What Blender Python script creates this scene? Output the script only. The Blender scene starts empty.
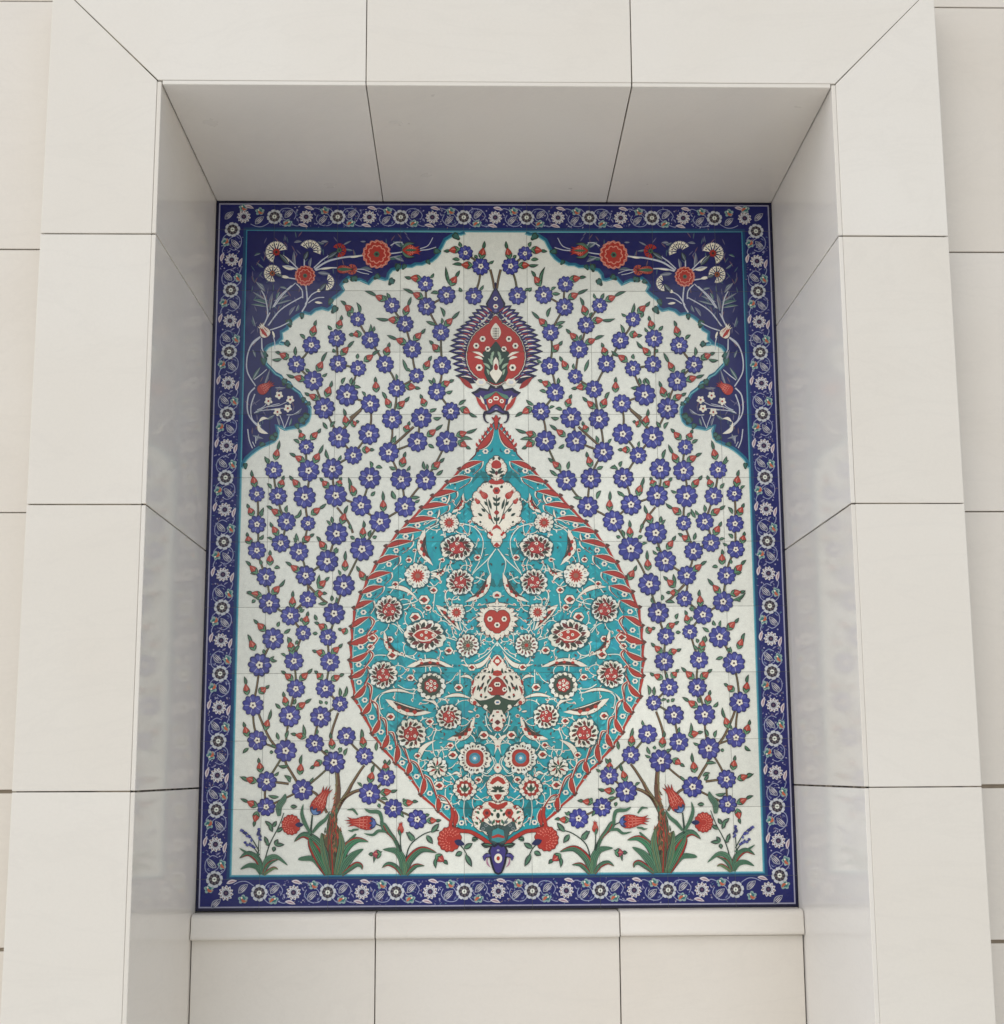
import bpy, math, random
from mathutils import Matrix, Vector
random.seed(7)
PI = math.pi
sc = bpy.context.scene
COL = sc.collection

# ------------------------------------------------------------------ camera
PX0 = 0.0454                       # panel centre line moved to x = 0
F, PITCH, YAW, ROLL = 1477.56, math.radians(9.9912), math.radians(1.3377), math.radians(0.3026)
CAM = Vector((-0.0423 - PX0, -4.4693, 0.0339))
rt = Vector((math.cos(YAW), -math.sin(YAW), 0)); fh = Vector((math.sin(YAW), math.cos(YAW), 0)); zz = Vector((0, 0, 1))
fw = fh * math.cos(PITCH) + zz * math.sin(PITCH); up = -fh * math.sin(PITCH) + zz * math.cos(PITCH)
R_ = rt * math.cos(ROLL) - up * math.sin(ROLL); U_ = rt * math.sin(ROLL) + up * math.cos(ROLL)
cd = bpy.data.cameras.new('camera'); cam = bpy.data.objects.new('camera', cd); COL.objects.link(cam)
cam.matrix_world = Matrix(((R_.x, U_.x, -fw.x, CAM.x), (R_.y, U_.y, -fw.y, CAM.y), (R_.z, U_.z, -fw.z, CAM.z), (0, 0, 0, 1)))
cd.sensor_fit = 'HORIZONTAL'; cd.sensor_width = 36; cd.lens = F / 1004 * 36
cd.clip_start = 0.05; cd.clip_end = 500
sc.camera = cam

def at(px, py, Y=0.0):
    """measured photo position -> (x, z) on the wall plane y = Y"""
    d = R_ * (px - 502) + U_ * (512 - py) + fw * F
    t = (Y - CAM.y) / d.y
    return (CAM.x + d.x * t, CAM.z + d.z * t)

# ------------------------------------------------------------------ dimensions
W2 = 0.8845; ZT = 1.8256; ZB = -0.3609; ZS = 1.5295; BW = 0.1
OX0, OX1, OZT, D = -0.8984, 0.8869, 1.8344, 0.7907
J = [1.4182, 0.7029, -0.0075, -0.72, -1.5]
FX0, FX1 = -1.1973, 1.1788
FTOP = OZT + 0.2985
GZ = -1.57
BP = 0.06                          # base projects from the panel

# ------------------------------------------------------------------ materials
def lin(c):
    c = c / 255.0
    return c / 12.92 if c <= 0.04045 else ((c + 0.055) / 1.055) ** 2.4
def rgb(r, g, b):
    k = .76 if min(r, g, b) > 170 else 1.0
    return (min(.9, lin(r) / k), min(.9, lin(g) / k), min(.9, lin(b) / k), 1.0)

class NT:
    def __init__(s, name):
        s.m = bpy.data.materials.new(name); s.m.use_nodes = True
        s.t = s.m.node_tree; s.b = s.t.nodes['Principled BSDF']
    def n(s, typ, **kw):
        o = s.t.nodes.new(typ)
        for k, v in kw.items():
            if k.startswith('i_'): o.inputs[k[2:].replace('_', ' ')].default_value = v
            else: setattr(o, k, v)
        return o
    def l(s, a, b): s.t.links.new(a, b)
    def math(s, op, a, b=None, c=None):
        o = s.t.nodes.new('ShaderNodeMath'); o.operation = op
        for i, v in enumerate((a, b, c)):
            if v is None: continue
            if isinstance(v, (int, float)): o.inputs[i].default_value = v
            else: s.l(v, o.inputs[i])
        return o.outputs[0]
    def mix(s, fac, a, b, bt='MIX'):
        o = s.t.nodes.new('ShaderNodeMix'); o.data_type = 'RGBA'; o.blend_type = bt
        for i, v in ((0, fac), (6, a), (7, b)):
            if isinstance(v, (int, float, tuple)): o.inputs[i].default_value = v
            else: s.l(v, o.inputs[i])
        return o.outputs[2]
    def noise(s, vec, scale, detail=3, rough=.5, dist=0):
        o = s.n('ShaderNodeTexNoise'); o.inputs['Scale'].default_value = scale; o.inputs['Detail'].default_value = detail
        o.inputs['Roughness'].default_value = rough; o.inputs['Distortion'].default_value = dist
        s.l(vec, o.inputs['Vector']); return o.outputs['Fac']
    def ramp(s, v, a, b, x, y):
        o = s.n('ShaderNodeMapRange'); s.l(v, o.inputs[0])
        for i, q in zip((1, 2, 3, 4), (a, b, x, y)): o.inputs[i].default_value = q
        return o.outputs[0]

def glaze_material():
    q = NT('painted glazed tile'); tc = q.n('ShaderNodeTexCoord').outputs['Object']
    at_ = q.n('ShaderNodeVertexColor'); at_.layer_name = 'paint'
    sp = q.n('ShaderNodeSeparateXYZ'); q.l(tc, sp.inputs[0])
    def cell(c, off):
        v = q.math('ADD', c, off); v = q.math('DIVIDE', v, .2)
        fl = q.math('FLOOR', v); fr = q.math('SUBTRACT', v, fl)
        e = q.math('ABSOLUTE', q.math('SUBTRACT', fr, .5))      # .5 at the seam
        return fl, e
    # slight wander of the joints
    w = q.math('MULTIPLY', q.math('SUBTRACT', q.noise(tc, 9, 1), .5), .0016)
    fx, ex = cell(q.math('ADD', sp.outputs[0], w), 10.1); fz, ez = cell(q.math('ADD', sp.outputs[2], w), 10 - (ZS % .2))
    seam = q.math('MAXIMUM', ex, ez)
    sm = q.ramp(seam, .4955, .4978, 0, 1)
    cv = q.n('ShaderNodeCombineXYZ'); q.l(fx, cv.inputs[0]); q.l(fz, cv.inputs[2])
    wn = q.n('ShaderNodeTexWhiteNoise'); q.l(cv.outputs[0], wn.inputs['Vector'])
    tile = q.ramp(wn.outputs['Value'], 0, 1, .91, 1.05)
    fine = q.ramp(q.noise(tc, 420, 2, .6), .25, .75, .90, 1.08)
    mid = q.ramp(q.noise(tc, 60, 4, .6), .3, .7, .94, 1.05)
    big = q.ramp(q.noise(tc, 3, 2), .3, .7, .95, 1.05)
    f = q.math('MULTIPLY', q.math('MULTIPLY', tile, fine), q.math('MULTIPLY', mid, big))
    cc = q.n('ShaderNodeCombineColor'); [q.l(f, cc.inputs[i]) for i in range(3)]
    c = q.mix(1.0, at_.outputs['Color'], cc.outputs[0], 'MULTIPLY')
    seamc = q.mix(.62, c, (.10, .11, .09, 1))
    c = q.mix(sm, c, seamc)
    q.l(c, q.b.inputs['Base Color'])
    q.l(q.ramp(q.noise(tc, 30, 3), .3, .7, .07, .18), q.b.inputs['Roughness'])
    q.b.inputs['IOR'].default_value = 1.5; q.b.inputs['Specular IOR Level'].default_value = .38
    # gentle glaze ripple, joints sunk, every tile hung at a hair of an angle
    tx = q.math('MULTIPLY', q.math('SUBTRACT', wn.outputs['Value'], .5), q.math('MULTIPLY', q.math('SUBTRACT', q.math('ADD', sp.outputs[0], 10.0), q.math('MULTIPLY', fx, .2)), .05))
    h = q.math('ADD', q.math('MULTIPLY', q.noise(tc, 25, 2), .0012), q.math('MULTIPLY', sm, -.0012))
    h = q.math('ADD', h, tx)
    bp = q.n('ShaderNodeBump'); bp.inputs['Strength'].default_value = .55; bp.inputs['Distance'].default_value = 1
    q.l(h, bp.inputs['Height']); q.l(bp.outputs[0], q.b.inputs['Normal'])
    return q.m
GLAZE = glaze_material()

def stone_material(name, col, rough=.22, var=1.0, spec=.5):
    q = NT(name); g = q.n('ShaderNodeTexCoord').outputs['Object']
    oi = q.n('ShaderNodeObjectInfo').outputs['Random']
    off = q.n('ShaderNodeCombineXYZ'); q.l(q.math('MULTIPLY', oi, 37), off.inputs[0]); q.l(q.math('MULTIPLY', oi, 91), off.inputs[2])
    va = q.n('ShaderNodeVectorMath', operation='ADD'); q.l(g, va.inputs[0]); q.l(off.outputs[0], va.inputs[1]); v = va.outputs[0]
    cloud = q.noise(v, 1.6, 6, .5, .15)
    c = q.mix(q.ramp(cloud, .15, .85, 0, 1.0 * var), col, (col[0] * .93, col[1] * .905, col[2] * .87, 1))
    mp = q.n('ShaderNodeMapping'); mp.inputs['Scale'].default_value = (1, 1, 3.5); mp.inputs['Rotation'].default_value = (0, .5, 0)
    q.l(v, mp.inputs[0])
    vein = q.math('ABSOLUTE', q.math('SUBTRACT', q.noise(mp.outputs[0], 1.5, 8, .6, 1.2), .5))
    c = q.mix(q.ramp(vein, 0, .03, .12 * var, 0), c, (col[0] * .80, col[1] * .79, col[2] * .78, 1))
    c = q.mix(q.ramp(q.noise(v, 120, 4, .7), .35, .75, 0, .26), c, (col[0] * .86, col[1] * .85, col[2] * .83, 1))
    # per slab tint
    c = q.mix(1.0, c, q.mix(oi, (1, 1, 1, 1), (.955, .943, .925, 1)), 'MULTIPLY')
    q.l(c, q.b.inputs['Base Color'])
    q.l(q.ramp(q.noise(v, 6, 4), .3, .7, rough * .8, rough * 1.25), q.b.inputs['Roughness'])
    q.b.inputs['Specular IOR Level'].default_value = spec
    bp = q.n('ShaderNodeBump'); bp.inputs['Strength'].default_value = .12 if rough > .2 else .012; bp.inputs['Distance'].default_value = .002
    q.l(q.noise(v, 90, 4), bp.inputs['Height']); q.l(bp.outputs[0], q.b.inputs['Normal'])
    return q.m
S_FRAME = stone_material('honed cream marble', (.755, .738, .69, 1), .42)
S_WALL = stone_material('honed warm marble', (.72, .692, .64, 1), .45)
S_JAMB = stone_material('polished beige marble shaded tint', (.90, .872, .82, 1), .10, .8, .075)  # left jamb: shade of this side tinted into the stone colour
S_JAMB2 = stone_material('polished pale marble lit tint', (.90, .895, .885, 1), .10, .8, .075)  # right jamb: same stone, its brighter light put into the tint
S_SOFF = stone_material('polished marble ceiling slab', (.89, .87, .83, 1), .34, .9)
S_SILL = stone_material('satin beige marble', (.78, .757, .71, 1), .4)
def plain(name, c, r=.9):
    q = NT(name); g = q.n('ShaderNodeTexCoord').outputs['Object']
    q.l(q.mix(q.noise(g, 30, 3), (c[0] * .7, c[1] * .7, c[2] * .7, 1), (c[0] * 1.3, c[1] * 1.3, c[2] * 1.3, 1)), q.b.inputs['Base Color'])
    q.b.inputs['Roughness'].default_value = r; return q.m
def joint():
    q = NT('open joint with broken mortar'); g = q.n('ShaderNodeTexCoord').outputs['Object']
    q.l(q.mix(q.ramp(q.noise(g, 9, 3, .6), .46, .60, 0, 1), (.07, .056, .042, 1), (.36, .31, .24, 1)), q.b.inputs['Base Color'])
    q.b.inputs['Roughness'].default_value = .95; return q.m
M_GAP = joint()
M_GAPL = plain('sandy joint mortar', (.30, .25, .19))
M_GROUND = stone_material('pale paving stone', (.88, .86, .82, 1), .5)

# ------------------------------------------------------------------ objects
def tag(o, label=None, cat=None, group=None, kind=None):
    if label: o['label'] = label
    if cat: o['category'] = cat
    if group: o['group'] = group
    if kind: o['kind'] = kind
    return o
def empty(name, loc, label, cat, group=None):
    o = bpy.data.objects.new(name, None); COL.objects.link(o); o.location = loc
    o.empty_display_size = .1
    return tag(o, label, cat, group)
def link(name, me, parent=None, mat=None):
    o = bpy.data.objects.new(name, me); COL.objects.link(o)
    if mat: me.materials.append(mat)
    if parent:
        o.parent = parent; o.matrix_parent_inverse = Matrix.Translation(-parent.location)
    return o
def bevel(o, w=.002, seg=2):
    b = o.modifiers.new('bevel', 'BEVEL'); b.width = w; b.segments = seg; b.limit_method = 'ANGLE'
    return o
def prism(name, poly, y0, y1, mat, parent, bev=.0018):
    """polygon in x,z extruded from y0 (front) to y1 (back)"""
    if name == 'slab':
        e = random.uniform(-.0005, .0005); y0 += e; poly = [(x + random.uniform(-.0004, .0004), z + random.uniform(-.0006, .0006)) for x, z in poly]
    n = len(poly)
    A2 = sum(poly[i][0] * poly[(i + 1) % n][1] - poly[(i + 1) % n][0] * poly[i][1] for i in range(n))
    if A2 < 0: poly = poly[::-1]
    vs = [(x, y0, z) for x, z in poly] + [(x, y1, z) for x, z in poly]
    fs = [tuple(range(n)), tuple(range(2 * n - 1, n - 1, -1))] + [(i, i + n, (i + 1) % n + n, (i + 1) % n) for i in range(n)]
    me = bpy.data.meshes.new(name); me.from_pydata(vs, [], fs); me.update()
    o = link(name, me, parent, mat)
    if bev: bevel(o, bev)
    return o
def box(name, x0, x1, y0, y1, z0, z1, mat, parent, bev=.0018):
    return prism(name, [(x0, z0), (x1, z0), (x1, z1), (x0, z1)], y0, y1, mat, parent, bev)

T = .011                     # lining slab thickness seen at the opening edge
G = .0013                    # half joint
# --- stone surround (front face y = -D)
fr = empty('niche_surround', (0, -D, GZ), 'flat cream marble surround with mitred upper corners around the deep niche', 'stone surround')
zs_ = [GZ + .004] + [z for z in reversed(J[:4])]
for side in (-1, 1):
    xi = (OX0 - T) if side < 0 else (OX1 + T); xo = FX0 if side < 0 else FX1
    for a, b in zip(zs_[:-1], zs_[1:]):
        x0, x1 = sorted((xi, xo)); g0 = G
        box('slab', x0 + (.0008 if side < 0 else .0003), x1 - (.0003 if side < 0 else .0008), -D, -D + .13, a + G, b - G, S_FRAME, fr)
    # upper slab with mitre
    zc = OZT + T
    if side < 0: poly = [(xo + .0008, J[0] + G), (xi - .0008, J[0] + G), (xi - .0008, zc - .001), (xo + .0008, FTOP - .001)]
    else: poly = [(xi + .0008, J[0] + G), (xo - .0008, J[0] + G), (xo - .0008, FTOP - .001), (xi + .0008, zc - .001)]
    prism('slab', poly, -D, -D + .13, S_FRAME, fr)
hx = [at(366.5, 40, -D)[0], at(631, 40, -D)[0]]
zc = OZT + T + .0008
xl, xr = OX0 - T, OX1 + T
prism('slab', [(xl + G, zc), (hx[0] - G, zc), (hx[0] - G, FTOP), (FX0 + G, FTOP)], -D, -D + .13, S_FRAME, fr)
prism('slab', [(hx[0] + G, zc), (hx[1] - G, zc), (hx[1] - G, FTOP), (hx[0] + G, FTOP)], -D + .0006, -D + .13, S_FRAME, fr)
prism('slab', [(hx[1] + G, zc), (xr - G, zc), (FX1 - G, FTOP), (hx[1] + G, FTOP)], -D, -D + .13, S_FRAME, fr)
for x0, x1 in ((FX0 + .01, xl - .002), (xr + .002, FX1 - .01)):
    box('joint_backing', x0, x1, -D + .006, -D + .125, GZ + .004, FTOP - .01, M_GAP, fr, 0)
box('joint_backing', xl, xr, -D + .010, -D + .125, zc + .002, FTOP - .01, M_GAP, fr, 0)

# --- jamb linings
YB = 0.0
for side, nm in ((-1, 'left'), (1, 'right')):
    t = empty('jamb_lining', ((OX0 if side < 0 else OX1), -D / 2, GZ),
              ('shaded grey-beige polished marble side of the niche, left of the tiled panel, faintly mirroring it' if side < 0 else
               'better lit, bluish polished marble side of the niche, right of the tiled panel'), 'niche side')
    x0, x1 = (OX0 - T, OX0) if side < 0 else (OX1, OX1 + T)
    lv = zs_ + [OZT + T * .9]
    for k, (a, b) in enumerate(zip(lv[:-1], lv[1:])):
        bk = (-W2 - .001 - OX0) if side < 0 else (W2 + .001 - OX1)
        gj = G * 1.7; vs = [(x0, -D, a + gj), (x1, -D, a + gj), (x1 + bk, .002, a + gj), (x0 + bk, .002, a + gj)]; vs += [(x, y, b - gj) for x, y, z in vs]
        me = bpy.data.meshes.new('slab'); me.from_pydata(vs, [], [(0, 3, 2, 1), (4, 5, 6, 7), (0, 1, 5, 4), (1, 2, 6, 5), (2, 3, 7, 6), (3, 0, 4, 7)]); me.update()
        o = bevel(link('slab', me, t, S_JAMB if side < 0 else S_JAMB2), .0014); me.materials.append(S_FRAME); me.polygons[2].material_index = 1
    xb0, xb1 = (x0 - .02, x0 + .006) if side < 0 else (x1 - .006, x1 + .02)
    box('joint_backing', xb0, xb1, -D + .13, YB, GZ + .004, OZT, M_GAP, t, 0)
    x0, x1 = (x0 + .003, x0 + .008) if side < 0 else (x1 - .008, x1 - .003)
    box('joint_backing', x0, x1, -D + .01, -D + .13, GZ + .004, OZT, M_GAP, t, 0)
# --- soffit
t = empty('niche_soffit', (0, -D / 2, OZT), 'shaded marble underside across the top of the niche, three slabs wide', 'niche soffit')
def soff(xa0, xa1, xb0, xb1):
    vs = [(xa0, -D, OZT), (xa1, -D, OZT), (xb1, .002, OZT), (xb0, .002, OZT)]
    vs = [(x, y, z if y < -.1 else ZT + .001) for x, y, z in vs]; vs += [(x, y, z + T) for x, y, z in vs]
    fs = [(0, 3, 2, 1), (4, 5, 6, 7), (0, 1, 5, 4), (1, 2, 6, 5), (2, 3, 7, 6), (3, 0, 4, 7)]
    me = bpy.data.meshes.new('slab'); me.from_pydata(vs, [], fs); me.update()
    bevel(link('slab', me, t, S_SOFF), .0014); me.materials.append(S_FRAME); me.polygons[2].material_index = 1
sx = [(hx[0], at(383, 201, 0)[0]), (hx[1], at(607, 201, 0)[0])]
soff(OX0 + .0025, sx[0][0] - G, -W2 + .001, sx[0][1] - G)
soff(sx[0][0] + G, sx[1][0] - G * 1.6, sx[0][1] + G, sx[1][1] - G * 1.6)
soff(sx[1][0] + G, OX1 - .0025, sx[1][1] + G, W2 - .001)
box('joint_backing', OX0 + .001, OX1 - .001, -D + .008, .002, OZT + .0095, OZT + .05, M_GAP, t, 0)

# --- base below the panel with a rounded sill
bj = [-W2 - .0025, at(375, 975, -BP)[0], at(620.5, 975, -BP)[0], W2 + .0015]
t = empty('dado_panelling', (0, -BP, GZ), 'plain beige marble dado of three slabs filling the niche below the sill', 'dado')
s_ = empty('stone_ledge', (0, -BP, ZB), 'rounded beige marble ledge in three lengths directly under the tiled panel', 'sill')
SH = .073
for k in range(3):
    a, b = bj[k] + (.004 if k == 0 else G), bj[k + 1] - (.004 if k == 2 else G)
    dz = (-.002, -.002, .001)[k]
    box('slab', a, b, -BP + .006, 0, GZ + .004, ZB - SH - .001, S_SILL, t)
    prof = []
    yb, yf = 0.004, -BP - .012
    zt_, zb_ = ZB - .002 + dz, ZB - SH + dz
    prof.append((yb, zt_))
    r = .020
    for i in range(9):
        an = PI / 2 * i / 8
        prof.append((yf + r - r * math.sin(an), zt_ - r + r * math.cos(an)))
    prof += [(yf, zt_ - .045), (yf - .0025, zt_ - .052), (yf - .0045, zt_ - .060), (yf - .004, zb_ + .005), (yf - .001, zb_), (yb, zb_)]
    n = len(prof)
    if k == 0: a -= .0015
    if k == 2: b += .0015
    vs = [(a, y, z) for y, z in prof] + [(b, y, z) for y, z in prof]
    fs = [tuple(range(n)), tuple(range(2 * n - 1, n - 1, -1))] + [(i, i + n, (i + 1) % n + n, (i + 1) % n) for i in range(n)]
    me = bpy.data.meshes.new('sill_length'); me.from_pydata(vs, [], fs); me.update()
    o = link('sill_length', me, s_, S_SILL); bevel(o, .003, 3)
    for p in me.polygons: p.use_smooth = True
box('joint_backing', OX0 + .001, OX1 - .001, -BP + .022, 0, GZ + .004, ZB - .02, M_GAP, t, 0)

# --- outer wall, set back
YO = -D + .12
wz = [GZ + .004, -.39, J[2], J[1], J[0], FTOP + .003, 2.85, 3.3]
for side in (-1, 1):
    t = empty('stone_wall', (side * 2.0, YO, GZ), ('cream marble wall of stacked slabs at the far left, set back behind the surround' if side < 0 else
              'warm pinkish-cream marble wall of stacked slabs at the far right, set back behind the surround'), 'wall')
    for k, (a, b) in enumerate(zip(wz[:-1], wz[1:])):
        g0 = .0045 if k in (1, 2) else G * 1.2; g1 = .0045 if k in (0, 1) else G * 1.2
        for q in range(2):
            x0 = .9 + (.75 if q else 0); x1 = (1.65 if not q else 3.4)
            xa, xb = sorted((side * (x0 + G), side * (x1 - G)))
            box('slab', xa, xb, YO, YO + .03, a + g0, b - g1, S_WALL, t, .0016)
    xa, xb = sorted((side * .93, side * 3.4))
    box('joint_mortar', xa, xb, YO + .009, YO + .05, GZ + .004, .1, M_GAPL, t, 0)
    box('joint_backing', xa, xb, YO + .012, YO + .0505, .101, 3.3, M_GAP if side < 0 else M_GAPL, t, 0)
t = empty('upper_wall', (0, YO, FTOP), 'cream marble wall directly above the niche surround', 'wall')
for xa, xb in ((-.897, 0), (0, .897)):
    box('slab', xa + G, xb - G, YO, YO + .03, FTOP + .006, 3.3, S_WALL, t)
# masonry core behind everything so no light leaks in
t = empty('masonry_core', (0, .2, GZ), 'solid masonry behind the marble facing of the niche', 'masonry'); t['kind'] = 'structure'
M_CORE = plain('raw masonry', (.3, .28, .25))
box('masonry', -3.4, OX0 - T - .022, YO + .055, .5, GZ + .004, 3.3, M_CORE, t, 0)
box('masonry', OX1 + T + .022, 3.4, YO + .055, .5, GZ + .004, 3.3, M_CORE, t, 0)
box('masonry', OX0 - T - .02, OX1 + T + .02, YO + .055, .5, OZT + .055, 3.3, M_CORE, t, 0)
box('masonry', OX0 - T - .02, OX1 + T + .02, .02, .5, GZ + .004, OZT + .053, M_CORE, t, 0)

me = bpy.data.meshes.new('ground'); me.from_pydata([(-60, -60, GZ), (60, -60, GZ), (60, 20, GZ), (-60, 20, GZ)], [], [(0, 1, 2, 3)])
tag(link('ground', me, None, M_GROUND), kind='structure')

# ================================================================== painted tile panel
panel = empty('tile_panel', (0, 0, ZB), 'large hand painted floral tile panel in blue, turquoise, red and white filling the niche', 'tile panel')
LZ = .00027
class Art:
    def __init__(s): s.v = []; s.f = []; s.c = []; s.k = 0
    def m(s, pts, c, L):
        """polygon given in metres on the panel"""
        s.k = (s.k + 1) % 53
        y = -(L * LZ + (0 if L < 3 and L != int(L) else s.k * LZ / 55)) - .0006
        b = len(s.v); s.v += [(x, y, z) for x, z in pts]
        n = len(pts)
        A2 = sum(pts[i][0] * pts[(i + 1) % n][1] - pts[(i + 1) % n][0] * pts[i][1] for i in range(n))
        idx = list(range(b, b + n))
        if A2 < 0: idx.reverse()
        s.f.append(tuple(idx)); s.c.append(c)
    def p(s, pts, c, L): s.m([at(x, y) for x, y in pts], c, L)
    def both(s):
        """add the mirrored other half to the same mesh"""
        n = len(s.v)
        s.v += [(-x, y - LZ / 110, z) for x, y, z in s.v]; s.f += [tuple(i + n for i in t[::-1]) for t in s.f]; s.c += list(s.c)
    def build(s, name, parent, mirror=False, label=None):
        v = [(-x, y - LZ / 110, z) for x, y, z in s.v] if mirror else s.v
        f = [t[::-1] for t in s.f] if mirror else s.f
        me = bpy.data.meshes.new(name); me.from_pydata(v, [], f); me.update()
        ca = me.color_attributes.new('paint', 'FLOAT_COLOR', 'CORNER')
        buf = []
        for poly, c in zip(f, s.c): buf += list(c) * len(poly)
        ca.data.foreach_set('color', buf)
        o = link(name, me, parent, GLAZE)
        if label: o['label'] = label
        return o

WHITE = rgb(205, 208, 200); CREAM = rgb(208, 204, 190); NAVY = rgb(24, 28, 94); COB = rgb(26, 32, 104); DKN = rgb(18, 18, 52)
BLUE = rgb(52, 56, 138); BLUE2 = rgb(70, 76, 158); TURQ = rgb(18, 156, 168); TURD = rgb(28, 120, 128); RED = rgb(174, 50, 40); RED2 = rgb(156, 44, 38)
PINK = rgb(196, 120, 110); GRN = rgb(62, 104, 82); GRN2 = rgb(92, 140, 108); DKG = rgb(38, 62, 52); OUT = rgb(40, 42, 44); BRN = rgb(104, 72, 54); BRN2 = rgb(130, 84, 56)
GREY = rgb(120, 126, 132); LILAC = rgb(168, 168, 190); PALE = rgb(186, 190, 196); MAR = rgb(96, 36, 40); TLINE = rgb(24, 104, 134); SKY = rgb(110, 180, 190)

def blob(cx, cy, rx, ry, n=20, rot=0, lob=0, amp=0, ph=0, sq=1):
    o = []
    for i in range(n):
        a = 2 * PI * i / n
        r = 1 + (amp * abs(math.cos(lob * (a + ph) / 2)) - amp if lob else 0)
        x, y = rx * r * math.cos(a), ry * r * math.sin(a)
        o.append((cx + x * math.cos(rot) - y * math.sin(rot), cy + x * math.sin(rot) + y * math.cos(rot)))
    return o
def leafp(x0, y0, x1, y1, w, bend=0, n=7, fat=.45):
    """leaf outline from base to tip, widest at fat"""
    dx, dy = x1 - x0, y1 - y0; Ln = math.hypot(dx, dy) or 1; nx, ny = -dy / Ln, dx / Ln
    A, B = [], []
    for i in range(n + 1):
        t = i / n
        e = math.sin(PI * t ** (math.log(.5) / math.log(fat)))
        h = w / 2 * max(e, 0) ** .9; b = bend * Ln * math.sin(PI * t)
        cx, cy = x0 + dx * t + nx * b, y0 + dy * t + ny * b
        A.append((cx + nx * h, cy + ny * h)); B.append((cx - nx * h, cy - ny * h))
    return A + B[-2:0:-1]
def cr(pts, n=6):
    """catmull-rom through the points"""
    if len(pts) < 3: return pts
    P = [pts[0]] + list(pts) + [pts[-1]]; o = []
    for i in range(1, len(P) - 2):
        p0, p1, p2, p3 = P[i - 1:i + 3]
        for k in range(n):
            t = k / n
            o.append(tuple(.5 * (2 * p1[j] + (p2[j] - p0[j]) * t + (2 * p0[j] - 5 * p1[j] + 4 * p2[j] - p3[j]) * t * t + (3 * p1[j] - p0[j] - 3 * p2[j] + p3[j]) * t ** 3) for j in (0, 1)))
    o.append(tuple(pts[-1])); return o
def strokep(pts, w0, w1=None, closed=False):
    if w1 is None: w1 = w0
    A, B = [], []; n = len(pts)
    for i, (x, y) in enumerate(pts):
        a = pts[max(0, i - 1)]; b = pts[min(n - 1, i + 1)]
        dx, dy = b[0] - a[0], b[1] - a[1]; l = math.hypot(dx, dy) or 1
        h = (w0 + (w1 - w0) * i / max(1, n - 1)) / 2
        A.append((x - dy / l * h, y + dx / l * h)); B.append((x + dy / l * h, y - dx / l * h))
    return A, B
def stroke(a, pts, w0, w1, c, L, smooth=True, metres=False):
    if smooth: pts = cr(pts)
    A, B = strokep(pts, w0, w1)
    f = a.m if metres else a.p
    for i in range(len(A) - 1):
        f([A[i], A[i + 1], B[i + 1], B[i]], c, L)

CR = dict(A=(200, 190, 6.275), B=(350, 190, 6.275), C=(200, 340, 6.275), D=(350, 340, 6.275), E=(200, 490, 6.275), F=(350, 490, 6.275), G=(190, 630, 6.275),
          H=(350, 630, 6.275), I=(190, 765, 6.275), J=(350, 765, 6.275), k=(440, 275, 8.367), l=(440, 370, 8.367), m=(440, 450, 8.367), n=(440, 560, 8.367),
          o=(440, 650, 8.367), q=(440, 760, 8.367), t=(300, 790, 10.04))
def g(k, *v):
    ox, oy, s = CR[k]
    return [(ox + v[i] / s, oy + v[i + 1] / s) for i in range(0, len(v), 2)]

# ------------------------------------------------ field and border
fld = Art()
fld.m([(-W2 + .09, ZB + .09), (W2 - .09, ZB + .09), (W2 - .09, ZT - .09), (-W2 + .09, ZT - .09)], WHITE, 0)
fo = fld.build('field', panel, label='off-white glazed tile ground')
# body of the panel: a thin slab behind the painted glaze
box('tile_bed', -W2, W2, 0, .019, ZB, ZT, plain('navy glazed edge', (.02, .02, .07), .3), panel, 0)

bd = Art()
def ring(a, x0, z0, x1, z1, w, c, L):
    for q in ([(x0, z0), (x1, z0), (x1 - w, z0 + w), (x0 + w, z0 + w)], [(x1, z0), (x1, z1), (x1 - w, z1 - w), (x1 - w, z0 + w)],
              [(x1, z1), (x0, z1), (x0 + w, z1 - w), (x1 - w, z1 - w)], [(x0, z1), (x0, z0), (x0 + w, z0 + w), (x0 + w, z1 - w)]):
        a.m(q, c, L)
ring(bd, -W2, ZB, W2, ZT, BW, COB, 1)
ring(bd, -W2, ZB, W2, ZT, .0075, DKN, 2)
ring(bd, -W2 + .0085, ZB + .0085, W2 - .0085, ZT - .0085, .0038, LILAC, 3)
i = BW - .012
ring(bd, -W2 + i, ZB + i, W2 - i, ZT - i, .008, rgb(24, 66, 110), 2)
ring(bd, -W2 + BW - .005, ZB + BW - .005, W2 - BW + .005, ZT - BW + .005, .0045, rgb(30, 96, 132), 3)
ring(bd, -W2 + BW - .0025, ZB + BW - .0025, W2 - BW + .0025, ZT - BW + .0025, .0016, rgb(70, 160, 184), 4)
ring(bd, -W2 + BW - .0005, ZB + BW - .0005, W2 - BW + .0005, ZT - BW + .0005, .003, SKY, 1)
class Loc:
    """local frame along a border side: s along, t across (t positive towards the outside)"""
    def __init__(s, a, x, z, ux, uz, vx, vz): s.a, s.x, s.z, s.u, s.w = a, x, z, (ux, uz), (vx, vz)
    def p(s, pts, c, L): s.a.m([(s.x + (p * s.u[0] + q * s.w[0]) * .001, s.z + (p * s.u[1] + q * s.w[1]) * .001) for p, q in pts], c, L)
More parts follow.
